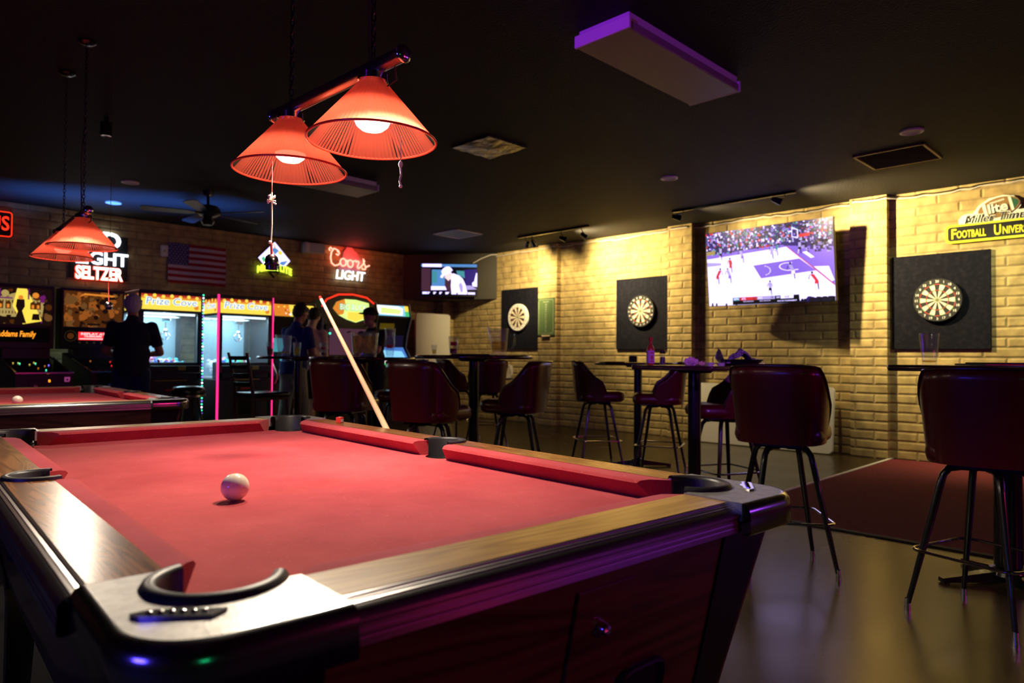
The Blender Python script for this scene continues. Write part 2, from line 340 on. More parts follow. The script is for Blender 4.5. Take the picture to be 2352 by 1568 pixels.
    def text(s, t, m, x=0, y=0, h=.1, z=.001, wd=None, rot=0., bold=0., shear=0., depth=0., arc=None):
        vs, fs = text_geo(t, bold, shear, depth / h if h else 0)
        if not vs: return s
        x0 = min(v.x for v in vs); x1 = max(v.x for v in vs); y0 = min(v.y for v in vs); y1 = max(v.y for v in vs)
        sy = h / (y1 - y0); sx = (wd / (x1 - x0)) if wd else sy; c, d = math.cos(rot), math.sin(rot); out = []
        for v in vs:
            a, b = (v.x - (x0 + x1) / 2) * sx, (v.y - (y0 + y1) / 2) * sy
            if arc: b += -arc * (a / ((x1 - x0) * sx / 2)) ** 2
            out.append((x + a * c - b * d, y + a * d + b * c, z + v.z * h))
        s.add(out, fs, m); return s
    def build(s, name, parent=None, loc=None, smooth=True, ang=35, kind=None):
        me = bpy.data.meshes.new(name); me.from_pydata([tuple(v) for v in s.v], [], s.f)
        for m in s.mats: me.materials.append(MAT[m])
        me.polygons.foreach_set('material_index', s.mi)
        if smooth: me.shade_smooth(); me.set_sharp_from_angle(angle=R(ang))
        me.update(); o = bpy.data.objects.new(name, me); C.objects.link(o)
        if parent: o.parent = parent
        if loc: o.location = loc
        if kind: o['kind'] = kind
        return o
def tag(o, label, cat, group=None, kind=None):
    o['label'] = label; o['category'] = cat
    if group: o['group'] = group
    if kind: o['kind'] = kind
    return o
def thing(name, label, cat, loc=(0, 0, 0), rz=0., group=None, M=None):
    o = bpy.data.objects.new(name, None); C.objects.link(o); o.empty_display_size = .1
    if M is not None: o.matrix_world = M
    else: o.location = loc; o.rotation_euler = (0, 0, rz)
    return tag(o, label, cat, group)
def struct(o): o['kind'] = 'structure'; return o
CH = {}
def kids(o): return [c for c in bpy.data.objects if c.parent == o]
def dup(root, loc, rz, label, group=None, scale=None):
    r = root.copy(); C.objects.link(r); r.location = loc; r.rotation_euler = (0, 0, rz); r['label'] = label
    if group: r['group'] = group
    if scale: r.scale = scale
    def rec(src, dst):
        for ch in kids(src):
            c = ch.copy(); C.objects.link(c); c.parent = dst; rec(ch, c)
    rec(root, r); return r
def frame(o, right, upv):
    right = Vector(right).normalized(); upv = Vector(upv).normalized(); n = right.cross(upv)
    m = Matrix((right, upv, n)).transposed().to_4x4(); m.translation = Vector(o); return m
XW, YW = 8.36, 10.14            # the two wall faces
def on_right(y, z, out=0.): return frame((XW - out, y, z), (0, -1, 0), (0, 0, 1))
def on_back(x, z, out=0.): return frame((x, YW - out, z), (1, 0, 0), (0, 0, 1))

# ---------------------------------------------------------------- the room
HC = 2.90
struct(MB().box((2.6, 3.2, -.05), (12.0, 14.2, .1), 'stained_concrete').build('floor'))
struct(MB().box((2.6, 3.2, HC + .05), (12.0, 14.2, .1), 'ceiling_black').build('ceiling'))
struct(MB().box((XW + .1, 3.2, HC / 2), (.2, 14.2, HC), 'block_x').build('wall_right'))
struct(MB().box((2.6, YW + .1, HC / 2), (11.7, .2, HC), 'block_y').build('wall_back'))
struct(MB().box((-3.4, 3.2, HC / 2), (.2, 14.2, HC), 'wall_dark').build('wall_left'))
struct(MB().box((2.6, -3.9, HC / 2), (12, .2, HC), 'wall_dark').build('wall_front'))
for i, (a, b) in enumerate([(7.265, 7.665), (4.865, 5.235), (2.46, 2.845)]):
    struct(MB().box((XW - .05, (a + b) / 2, HC / 2), (.10, b - a, HC), 'block_x').build('trim_%d' % (i + 1)))
struct(MB().box((8.23, 10.02, HC / 2), (.25, .24, HC), 'block_y').build('trim_4'))
# red carpet let into the floor, with its dark edge strip
cp = MB(); cp.prism([(8.34, 2.43), (4.62, 2.43), (4.62, 1.86), (4.62, -3.6), (8.34, -3.6)], .0005, .004, 'carpet_red')
o = cp.build('carpet'); tag(o, 'dark red carpet laid on the brown concrete floor by the block wall', 'carpet')
o2 = MB().prism([(-3.28, -3.75), (1.62, -3.75), (1.62, 8.4), (-3.28, 8.4)], .0002, .0010, 'floor_shade_paint').build('carpet'); tag(o2, 'near black sheet painting shade on the floor under and left of the two pool tables', 'carpet')  # added sheet: floor shade by the tables painted as near black
MB().box((4.60, -.6, .005), (.05, 6.0, .010), 'carpet_edge').build('edge_strip', o)
MB().box((6.47, 2.445, .005), (3.78, .03, .010), 'plastic_white').build('edge_strip', o)

# ---------------------------------------------------------------- pool table
def arc(cx, cy, r, a0, a1, n=14): return [(cx + r * math.cos(R(a0 + (a1 - a0) * i / n)), cy + r * math.sin(R(a0 + (a1 - a0) * i / n))) for i in range(n + 1)]
XO, XI, YO, YI = .583, .501, 1.096, 1.005
XC, YC = .386, .886
PX, PY = .470, .965
TX, TY = .586, 1.127
def pool_table(loc, rz, label, group):
    t = thing('pool_table', label, 'pool table', loc, rz, group)
    # slate bed with the six pocket bites
    pts = []
    for sx, sy in ((1, 1), (-1, 1), (-1, -1), (1, -1)):
        a = arc(PX, PY, .062, 151, 331 - 360 + 360 if False else 299, 10)   # inner side of the corner bite
        a = [(x * sx, y * sy) for x, y in a]
        if sx * sy > 0: a = a[::-1]
        if sx == 1 and sy == -1:
            pts += a; pts += [(x, y - .045) for x, y in arc(.515, 0, .056, 255, 105, 10)]
        elif sx == -1 and sy == 1:
            pts += a; pts += [(-x, y - .012) for x, y in arc(.515, 0, .056, 105, 255, 10)]
        else: pts += a
    MB().prism(pts, .735, .775, 'red_cloth').build('bed_cloth', t, smooth=False)
    # cushions
    prof = [(XI, .819), (.470, .819), (.458, .816), (.453, .810), (.460, .800), (.476, .7755), (XI, .7755)]
    def cushion(a0, a1, b0, b1, P, ins, nose, swap, sgn):
        vs = []; n = len(P)
        for k in (0, 1):
            for x, z in P:
                f = (x - nose) / (ins - nose)
                e = (a0 + (b0 - a0) * f) if k == 0 else (a1 + (b1 - a1) * f)
                vs.append((e, x * sgn, z) if swap else (x * sgn, e, z))
        fs = [[i, (i + 1) % n, n + (i + 1) % n, n + i] for i in range(n)] + [list(range(n))[::-1], list(range(n, 2 * n))]
        MB().add(vs, fs, 'red_cloth').build('cushion', t, ang=30)
    for sg, c in ((1, -.045), (-1, -.012)):
        cushion(.078 + c, .838, .055 + c, .895, prof, XI, .453, False, sg)
        cushion(-.838, -.078 + c, -.895, -.055 + c, prof, XI, .453, False, sg)
    prof2 = [(x + (YI - XI), z) for x, z in prof]
    for sg in (1, -1): cushion(-.338, .338, -.395, .395, prof2, YI, .453 + YI - XI, True, sg)
    # wooden rails
    for sg, c in ((1, -.045), (-1, -.012)):
        p = [(XI, -YC), (XO, -YC), (XO, YC), (XI, YC)] + [(x, y + c) for x, y in arc(.515, 0, .066, 102, -102, 14)]
        MB().prism([(x * sg, y) for x, y in p], .775, .820, 'rail_wood_long').build('rail', t, smooth=False)
        b = MB(); b.M = Matrix.Translation((0, c, 0)) @ Matrix.Scale(sg, 4, (1, 0, 0))
        b.lathe([(.054, .66), (.054, .822), (.057, .8265), (.063, .8275), (.069, .8255), (.070, .820)], 'black_rubber', 18, (.515, 0, 0), -115, 115)
        b.cyl((.515, 0, .655), .056, .004, 'pocket_black', 20); b.build('side_pocket', t, ang=60)
    for sg in (1, -1):
        MB().prism([(-XC, YI * sg), (XC, YI * sg), (XC, YO * sg), (-XC, YO * sg)], .775, .820, 'rail_wood_short').build('rail', t, smooth=False)
    # metal trim strips
    tp = [(0, .8195), (.004, .8185), (.005, .8165), (.010, .8165), (.011, .815), (.016, .8145), (.017, .813), (.021, .812), (.026, .808), (.030, .802), (.030, .797), (.029, .795), (.029, .790), (.030, .788), (.030, .784), (.029, .782), (.030, .780), (.030, .772), (.024, .769), (.0, .769)]
    for sg in (1, -1):
        MB().sweep([(-XC * sg, -YO * sg), (XC * sg, -YO * sg)], tp, 'trim_metal').build('metal_trim', t, ang=25)
        MB().sweep([(XO * sg, -YC * sg), (XO * sg, YC * sg)], tp, 'trim_metal').build('metal_trim', t, ang=25)
    # corner castings, liners, badges
    for sx, sy in ((-1, -1), (1, -1), (1, 1), (-1, 1)):
        rc = .075
        outer = [(XC, TY)] + arc(TX - rc, TY - rc, rc, 90, 0, 10) + [(TX, YC)]
        inner = [(XI, YC)] + arc(PX, PY, .080, -66, 150, 18) + [(XC, YI)]
        b = MB(); b.M = Matrix.Scale(sx, 4, (1, 0, 0)) @ Matrix.Scale(sy, 4, (0, 1, 0))
        b.prism(outer + inner, .790, .8225, 'silver_plate').build('corner_casting', t, smooth=False)
        cc = [o_ for o_ in kids(t)][-1]
        cast = None
        b2 = MB(); b2.M = b.M
        b2.sweep(outer[::-1], [(0, .8225), (.004, .8222), (.010, .8195), (.0145, .8135), (.0168, .806), (.0172, .800), (.0175, .770), (.013, .766), (0, .766)], 'chrome_dark')
        sk = b2.build('chrome_skirt', t, ang=60)
        b3 = MB(); b3.M = b.M
        b3.lathe([(.060, .67), (.060, .824), (.063, .829), (.069, .831), (.076, .829), (.080, .8225)], 'black_rubber', 26, (PX, PY, 0), -72, 156)
        b3.cyl((PX, PY, .665), .062, .004, 'pocket_black', 24)
        b3.build('pocket_liner', t, ang=60)
        b4 = MB(); b4.M = Matrix.Translation((.536 * sx, 1.052 * sy, .8225)) @ Matrix.Rotation(R(-34) * (1 if sx * sy > 0 else -1), 4, 'Z')
        b4.prism([(-.045, 0), (-.030, .010), (-.012, .010), (-.006, .014), (.010, .014), (.016, .009), (.045, .009), (.036, -.010), (-.030, -.010)], 0, .004, 'chrome_dark')
        for i in range(6): b4.ball((-.026 + i * .0105, 0, .004), (.004, .005, .0025), 'chrome', 8, 5)
        b4.build('badge', t)
    # body
    h0, h1 = .770, .34
    def ring(x, y, z): return [(-x, -y, z), (x, -y, z), (x, y, z), (-x, y, z)]
    def body_side(nm, q, m):
        b = MB(); b.add(q, [[0, 1, 2, 3]], m); return b
    A = ring(.560, 1.088, h0); B = ring(.470, .995, h1)
    b = MB(); b.add(A + B, [[0, 4, 5, 1], [2, 6, 7, 3]], 'cabinet_wood'); b.add(A + B, [[1, 5, 6, 2], [3, 7, 4, 0]], 'cabinet_wood_side'); b.add(A + B, [[4, 7, 6, 5], [0, 1, 2, 3]], 'black_laminate')
    cab = b.build('cabinet', t, smooth=False)
    for sx, sy in ((-1, -1), (1, -1), (1, 1), (-1, 1)):   # black corner posts, curved inner edge, running down into the legs
        b = MB(); n = 8; outl = []
        for i in range(n + 1):
            f = i / n; z = h0 + (0 - h0) * f; k = min(1, (h0 - z) / (h0 - h1)); X = .560 + (.470 - .560) * k + .004; Y = 1.088 + (.995 - 1.088) * k + .004
            wv = .17 - .075 * math.sin(math.pi * min(1, f * 1.4) / 2) if z > .3 else .095 - (.3 - z) * .06
            outl.append((X, Y, z, wv))
        vs = []; fs = []
        for X, Y, z, wv in outl: vs += [(X - wv, Y, z), (X - .02, Y, z), (X, Y - .02, z), (X, Y - wv, z), (X - .05, Y - .05, z)]
        for i in range(n):
            for j in range(5): fs.append([i * 5 + j, i * 5 + (j + 1) % 5, (i + 1) * 5 + (j + 1) % 5, (i + 1) * 5 + j])
        fs.append([n * 5 + j for j in range(5)])
        b.add([(x * sx, y * sy, z) for x, y, z in vs], fs, 'black_laminate'); b.build('leg', t, ang=30)
    # coin door with its lock and the ball return on the near end
    def yend(z): return -(1.088 + (.995 - 1.088) * (h0 - z) / (h0 - h1)) - .002
    til = math.atan2(.093, .43)
    b = MB(); b.M = Matrix.Translation((.075, yend(.66), .66)) @ Matrix.Rotation(til, 4, 'X')
    b.box((0, 0, 0), (.135, .006, .15), 'cabinet_wood', bev=.002); d = b.build('coin_door', t)
    b = MB(); b.M = Matrix.Translation((.072, yend(.665) - .003, .665)) @ Matrix.Rotation(R(90), 4, 'X'); b.lathe([(0, .016), (.007, .015), (.010, .010), (.011, 0), (.016, -.001)], 'chrome', 16); b.build('lock', d)
    b = MB(); b.M = Matrix.Translation((.205, yend(.52), .52)) @ Matrix.Rotation(R(90) + til, 4, 'X')
    o8 = [(.06 * math.copysign(abs(math.cos(a)) ** .5, math.cos(a)), .045 * math.copysign(abs(math.sin(a)) ** .5, math.sin(a))) for a in [2 * math.pi * i / 28 for i in range(28)]]
    b.prism([(x * .86, y * .82) for x, y in o8], .0, .003, 'pocket_black'); b.tube([(x, y, .003) for x, y in o8], .007, 'black_plastic', 8, True); b.build('ball_return', t)
    return t
T1 = (.8556, 1.737, 0); RZ1 = R(-3.51)
t1 = pool_table(T1, RZ1, 'large pool table in front with red cloth, wooden rails and silver pocket corners', 'pool tables')
T2 = (1.03, 5.38, -.01)
dup(t1, (T2[0], T2[1], 0), RZ1, 'second red pool table at the left, farther back by the pinball machines', 'pool tables')
def tl(x, y, z, T=T1):
    c, s = math.cos(RZ1), math.sin(RZ1); return (T[0] + x * c - y * s, T[1] + x * s + y * c, z)
bx, by, _ = tl(-.212, -.306, 0)
bb = MB().ball((0, 0, 0), .0286, 'cue_ball', 32, 20).build('cue_ball', loc=(bx, by, .8036)); tag(bb, 'white cue ball on the near pool table', 'ball', 'cue balls')
b2 = bb.copy(); C.objects.link(b2); b2.location = (.84, 4.98, .8036); b2['label'] = 'white cue ball on the far pool table at the left'
# chalk and cue stick
ck = thing('cue_chalk', 'small red cube of chalk on the far wooden rail of the near pool table', 'chalk', (*tl(.548, .69, 0)[:2], .8205), R(28))
MB().box((0, 0, .011), (.022, .022, .022), 'chalk_red', bev=.001).build('wrapper', ck)
MB().box((.0, -.0112, .009), (.017, .0008, .011), 'paper_white').build('paper_label', ck); MB().cyl((0, 0, .0221), .007, .0006, 'flag_white', 16).build('worn_top', ck)
CT = Vector(tl(.622, .46, .805)); tip = Vector((1.395, 2.47, 1.315))
q = thing('cue_stick', 'pale maple cue stick leaning against the near pool table', 'cue stick')
d = (tip - CT).normalized(); butt = CT - d * (CT.z - .012) / d.z
L0 = (tip - butt).length
def qp(f): return butt + d * L0 * f
MB().tube([qp(0), qp(.02), qp(.5), qp(.55), qp(.958)], [.0145, .0145, .0125, .0122, .0068], 'maple', 16).build('shaft', q)
MB().tube([qp(0.0) + Vector((.0, 0, 0)), qp(.30)], [.0150, .0142], 'wood_dark', 16).build('butt', q)
MB().tube([qp(.958), qp(.992)], [.0068, .0065], 'ferrule_white', 14).build('ferrule', q)
MB().tube([qp(.992), qp(1)], [.0064, .005], 'chalk_red', 14).build('tip', q)

# ---------------------------------------------------------------- hanging lamps over the pool tables
def chain(name, x, y, z0, z1, parent, m='black_metal', s=.02, r=.0022):
    b = MB(); z = z0; i = 0
    while z < z1:
        pts = [(0, .5 * s * math.sin(a) * .62, .5 * s * 1.5 * math.cos(a)) for a in [2 * math.pi * k / 10 for k in range(10)]]
        if i % 2: pts = [(p[1], 0, p[2]) for p in pts]
        b.tube([(x + p[0], y + p[1], z + .0 + p[2]) for p in pts], r, m, 6, True); z += s * 1.15; i += 1
    return b.build(name, parent)
def shade_unit(t, x, y, zr, rr, watts, tilt=0.):
    s = MB().lathe([(rr, 0), (rr * .985, .004), (rr * .22, .163), (rr * .2, .168)], 'red_shade', 180, (x, y, zr), rib=-.02).build('lamp_shade', t, ang=12)
    MB().tube([(x + rr * math.cos(a), y + rr * math.sin(a), zr) for a in [2 * math.pi * k / 64 for k in range(64)]], .0035, 'shade_rim', 8, True).build('rim', s)
    MB().lathe([(.0, .208), (.018, .206), (.024, .196), (.042, .186), (.044, .166), (.036, .160)], 'chrome', 32, (x, y, zr)).build('fitter_cap', t)
    b = MB().lathe([(0, .034), (.030, .036), (.043, .043), (.048, .054), (.042, .072), (.026, .090), (.018, .12), (0, .125)], 'plastic_white', 28, (x, y, zr)); b.lathe([(0, .0335), (.031, .0315), (.0440, .0425), (.0492, .054)], 'bulb_lamp', 28, (x, y, zr)).build('bulb', t)
    l = lamp('SPOT', 'pool_bulb_light', (x, y, zr + .030), (1, .86, .66), watts, (x - tilt * .25, y - tilt, 0), .045, 140, .3)
    l2 = lamp('POINT', 'pool_shade_light', (x + .0, y, zr + .022), (1, .74, .5), watts * .045, None, .03)
def pool_lamp(y0, y1, x0, x1, zr, zb, ya, yb, label, scale=1.):
    t = thing('billiard_lamp', label, 'hanging lamp', group='billiard lamps')
    dx = (x1 - x0) / (y1 - y0)
    shade_unit(t, x0, y0, zr, .178, PW * 1.35, .85); shade_unit(t, x1, y1, zr, .178, PW)
    A, B = Vector((x0 + (ya - y0) * dx, ya, zb)), Vector((x0 + (yb - y0) * dx, yb, zb))
    MB().tube([A, B], .021, 'steel_brushed', 20).build('bar', t)
    MB().ball(A, (.025, .012, .025), 'chrome', 16, 10).build('end_cap', t); MB().ball(B, (.025, .012, .025), 'chrome', 16, 10).build('end_cap', t)
    chain('chain', x0, y0, zb + .03, HC - .02, t); chain('chain', x1, y1, zb + .03, HC - .02, t)
    c = MB(); c.tube([(x0 - .01, y0 + .0, zb + .02), (x0 - .014, y0 + .01, zb + .3), (x0 + .006, y0 + .015, zb + .6), (x0, y0 + .01, HC - .01)], .0035, 'cord_brown', 6)
    c.tube([(x0 + .01, y0 - .09, zb - .015), (x0 + .02, y0 - .085, zb - .05), (x0 + .01, y0 - .045, zb - .065), (x0, y0 - .03, zb - .03)], .003, 'cord_brown', 6); c.build('power_cord', t)
    for x, y in ((x0, y0), (x1, y1)): MB().lathe([(.0, 0), (.045, 0), (.05, -.008), (.03, -.02), (0, -.022)], 'black_metal', 20, (x, y, HC)).build('ceiling_plate', t)
    return t
PW = 68
L1 = pool_lamp(1.645, 2.105, 1.085, 1.076, 1.683, 1.888, 1.505, 2.215, 'near hanging pool lamp with two red ribbed cone shades')
b = MB(); b.tube([(1.075, 1.495 + .0, 1.66), (1.075, 1.495, 1.592)], .0014, 'rope_white', 6); b.ball((1.075, 1.495, 1.586), (.006, .006, .010), 'rope_white', 8, 6)
b.tube([(1.075, 1.495, 1.578), (1.077, 1.495, 1.560), (1.073, 1.496, 1.542), (1.076, 1.495, 1.530)], .0028, 'rope_white', 7); b.ball((1.076, 1.495, 1.528), .0048, 'rope_white', 8, 6); b.build('pull_cord', L1)
PCX, PCY = 1.012, 2.10
b = MB(); b.tube([(PCX, PCY, 1.70), (PCX, PCY, 1.60)], .0012, 'red_string', 6); 
random.seed(3)
for i in range(9):
    a = random.random() * 6.28; b.tube([(PCX + .012 * math.cos(a), PCY + .012 * math.sin(a), 1.575 + random.random() * .02), (PCX - .006, PCY, 1.572), (PCX + .014 * math.cos(a + 2), PCY + .014 * math.sin(a + 2), 1.562 + random.random() * .015)], .0028, 'rope_white', 6)
b.tube([(PCX, PCY, 1.60), (PCX + .002, PCY, 1.50), (PCX, PCY, 1.44)], .0026, 'rope_white', 8); b.ball((PCX - .003, PCY, 1.44), .006, 'rope_white', 8, 6)
b.tube([(PCX, PCY, 1.44), (PCX + .003, PCY, 1.40)], .0035, 'red_string', 6); b.build('pull_cord', L1)
b = MB(); b.tube([(PCX + .003, PCY, 1.43), (PCX + .006, PCY - .004, 1.437), (PCX + .010, PCY - .008, 1.428), (PCX + .008, PCY - .008, 1.420)], .0018, 'rope_white', 6); b.build('cord_loop', L1)
bl = thing('brass_bell', 'small dark metal bell hanging from the long pull string of the near lamp', 'bell', (PCX + .003, PCY, 1.372), R(0))
MB().lathe([(0, .030), (.010, .029), (.018, .022), (.021, .010), (.021, 0)], 'chrome_dark', 24).build('dome', bl)
MB().lathe([(.0, .001), (.024, .0), (.024, -.004), (.019, -.006), (.018, -.018), (0, -.019)], 'black_metal', 24).build('base', bl)
PW = 42
L2 = pool_lamp(4.587, 5.19, 1.069, 1.10, 1.70, 1.895, 4.45, 5.42, 'far hanging pool lamp at the left with two orange-red cone shades')
b = MB(); b.tube([(1.24, 4.70, 2.88), (1.24, 4.70, 1.60), (1.235, 4.70, 1.545)], .0016, 'cord_brown', 6); b.tube([(1.235, 4.70, 1.545), (1.24, 4.70, 1.40)], .002, 'red_string', 6); b.ball((1.24, 4.70, 1.545), .008, 'cream', 8, 6); b.build('pull_cord', L2)
bl2 = dup(bl, (1.24, 4.70, 1.37), 0, 'small dark metal bell hanging from the far lamp in front of the pinball machine')
bl['group'] = bl2['group'] = 'bells on the lamp strings'

# ---------------------------------------------------------------- ceiling things
def fluoro(x0, x1, y0, y1, label):
    t = thing('fluorescent_fixture', label, 'ceiling light', ((x0 + x1) / 2, (y0 + y1) / 2, HC), 0, 'unlit box lights on the ceiling')
    w_, d_ = (x1 - x0) / 2, (y1 - y0) / 2
    b = MB(); b.box((0, 0, -.024), (2 * w_ - .03, 2 * d_ - .03, .048), 'fixture_white', bev=.004); b.build('housing', t)
    MB().box((0, 0, -.073), (2 * w_ - .02, 2 * d_ - .01, .05), 'diffuser', bev=.006).build('diffuser', t)
    for s in (-1, 1): MB().box((s * w_ - s * .004, 0, -.064), (.02, 2 * d_, .068), 'fixture_white', bev=.003).build('end_cap', t)
    return t
fluoro(2.95, 4.165, 2.10, 2.47, 'unlit box light on the ceiling right of the near lamp, lit violet')
fluoro(2.88, 4.10, 6.08, 6.50, 'unlit box light on the ceiling partly behind the near red lamp shade')
t = thing('ceiling_vent_cover', 'pale tarnished square cover on the ceiling beside the near lamp', 'vent', (4.07, 4.365, HC))
b = MB(); n = 8
vs = [(-.225 + .45 * i / n, -.235 + .47 * j / n, -.012 - .012 * math.sin(math.pi * i / n) * math.sin(math.pi * j / n) - .004 * math.sin(i * 2.1 + j * 1.3)) for j in range(n + 1) for i in range(n + 1)]
b.add(vs, [[j * (n + 1) + i, (j + 1) * (n + 1) + i, (j + 1) * (n + 1) + i + 1, j * (n + 1) + i + 1] for j in range(n) for i in range(n)], 'tarnished_cover').build('cover', t)
MB().box((0, 0, -.005), (.46, .48, .01), 'vent_dark').build('frame', t)
def vent(x, y, sx, sy, mf, ms, label, slats=9):
    t = thing('ceiling_vent', label, 'vent', (x, y, HC), 0, 'ceiling vents')
    b = MB()
    for s in (-1, 1): b.box((s * (sx - .01), 0, -.009), (.02, 2 * sy, .018), mf, bev=.002); b.box((0, s * (sy - .01), -.009), (2 * sx, .02, .018), mf, bev=.002)
    b.build('frame', t); b = MB()
    for i in range(slats): b.box((-sx + .04 + (2 * sx - .08) * i / (slats - 1), 0, -.008), (.022, 2 * sy - .05, .003), ms, rot=(0, R(35), 0))
    b.build('slats', t); return t
vent(6.77, 1.925, .29, .285, 'vent_frame', 'vent_dark', 'dark square vent with thin brown frame on the right of the ceiling')
vent(6.62, 7.77, .26, .27, 'vent_blue', 'vent_blue', 'bluish square vent on the ceiling before the corner television')
def can_light(x, y, label, lit):
    t = thing('recessed_light', label, 'ceiling light', (x, y, HC), 0, 'small round ceiling lights')
    MB().lathe([(.085, 0), (.085, -.012), (.07, -.016), (.062, -.010)], 'plastic_white', 28).build('trim_ring', t)
    MB().lathe([(.062, -.010), (.03, -.006), (0, -.005)], 'screen_white' if lit else 'fixture_white', 24).build('lens', t)
can_light(6.10, 1.63, 'small round light on the ceiling above the dark framed vent', 0)
can_light(6.02, 3.80, 'small round light on the ceiling above the big television', 0)
can_light(2.29, 8.00, 'small round light on the ceiling left of the fan', 0)
can_light(2.46, 9.22, 'small bright round light on the blue lit ceiling near the far wall', 0)
# projector-like can hanging at the upper left, ceiling fan
t = thing('ceiling_spotlight', 'small dark violet spotlight can on the ceiling above the far pool lamp', 'spotlight', (1.52, 5.92, HC))
MB().cyl((0, 0, -.05), .015, .05, 'black_metal').build('stem', t); MB().lathe([(0, -.05), (.04, -.05), (.042, -.15), (.036, -.155), (0, -.15)], 'black_metal', 20).build('housing', t)
t = thing('ceiling_fan', 'dark ceiling fan in front of the far wall', 'fan', (3.02, 7.80, HC))
MB().lathe([(0, 0), (.06, 0), (.055, -.05), (.015, -.06), (.015, -.16), (.10, -.17), (.13, -.20), (.13, -.26), (.09, -.29), (0, -.30)], 'black_metal', 28).build('motor', t)
MB().lathe([(0, -.29), (.05, -.30), (.07, -.34), (.05, -.38), (0, -.39)], 'black_plastic', 20).build('light_kit', t)
for k in range(5):
    a = R(72 * k + 17); b = MB(); b.M = Matrix.Rotation(a, 4, 'Z') @ Matrix.Translation((0, 0, -.25)) @ Matrix.Rotation(R(10), 4, 'X')
    b.prism([(.12, -.02), (.20, -.055), (.62, -.07), (.66, -.04), (.66, .04), (.62, .07), (.20, .055), (.12, .02)], -.004, .004, 'black_plastic').build('blade', t)
# track lights along the block wall
def track(x, y0, y1, z, heads, label):
    t = thing('track_light', label, 'track light', (x, (y0 + y1) / 2, HC), 0, 'ceiling tracks along the block wall')
    MB().box((0, 0, -.014), (.035, abs(y1 - y0), .028), 'black_metal', bev=.003).build('rail', t)
    for (hy, aim, watts, spot, soft, hx) in heads:
        h = Vector((hx, hy - (y0 + y1) / 2, -.125)); wp = Vector((x, (y0 + y1) / 2, HC)) + h; d = (Vector(aim) - wp).normalized()
        b = MB(); b.tube([(0, h.y, -.02), (0, h.y, -.05), (h.x, h.y, -.09)], .006, 'black_metal', 8); b.M = Matrix.Translation(h) @ d.to_track_quat('Z', 'Y').to_matrix().to_4x4()
        b.lathe([(0, -.06), (.022, -.055), (.030, -.02), (.038, .045), (.034, .045), (.026, .0), (0, -.01)], 'black_metal', 22); hd = b.build('spot_head', t)
        b = MB(); b.M = Matrix.Translation(h) @ d.to_track_quat('Z', 'Y').to_matrix().to_4x4(); b.lathe([(.0, .028), (.022, .026), (.024, .018), (.012, .0)], 'bulb_white', 18); b.build('bulb', hd)
        lamp('SPOT', 'wall_spot_light', wp + d * .055, (1, .78, .38), watts, aim, soft, spot, .9)
    return t
track(7.42, 7.30, 5.95, HC, [(7.16, (8.36, 8.15, 2.25), 260, 88, .03, .06), (7.02, (8.3, 7.2, 2.1), 110, 88, .03, .04), (6.45, (8.36, 5.80, 2.45), 380, 130, .03, .04), (6.08, (8.3, 5.2, 1.8), 130, 105, .03, .06)], 'dark ceiling track with small spotlights above the first two dartboards')
track(7.40, 4.62, 3.10, HC, [(4.47, (8.34, 3.5, 2.5), 210, 90, .03, -.15), (3.22, (8.34, 2.0, 2.15), 560, 112, .03, -.20)], 'dark ceiling track with small spotlights above the big television')
lamp('SPOT', 'wall_spot_light', (7.3, 1.2, 2.8), (.85, .9, .5), 90, (8.36, 1.9, 1.0), .05, 90, .9)  # added spot with no track head, brightens the wall around the right dartboard
# cable runs along the top of the wall
b = MB(); random.seed(5); pts = []; y = 8.75
while y > .5:
    inside = any(a < y < c for a, c in ((7.24, 7.69), (4.84, 5.26), (2.43, 2.87)))
    pts.append((XW - (.112 if inside else .014), y, HC - .030 - random.random() * .018 - .02 * math.sin(y * 2.3) ** 2)); y -= .085
b.tube(pts, .007, 'cable_white', 6); o = b.build('cable_run'); tag(o, 'pale cable running along the top edge of the block wall', 'cable')
b = MB(); b.tube([(p[0] - .012, p[1], p[2] + .012 + random.random() * .01) for p in pts[30:]], .006, 'black_plastic', 6)
o = b.build('black_cable'); tag(o, 'dark cable running along the top of the block wall beside the pale one', 'cable')
b = MB(); b.tube([(8.05, 9.03, 2.72), (8.15, 8.93, 2.80), (8.27, 8.80, 2.87), (8.34, 8.72, 2.87)], .008, 'cable_white', 6)
o = b.build('television_cable'); tag(o, 'pale cable curving from the corner television up to the ceiling', 'cable')

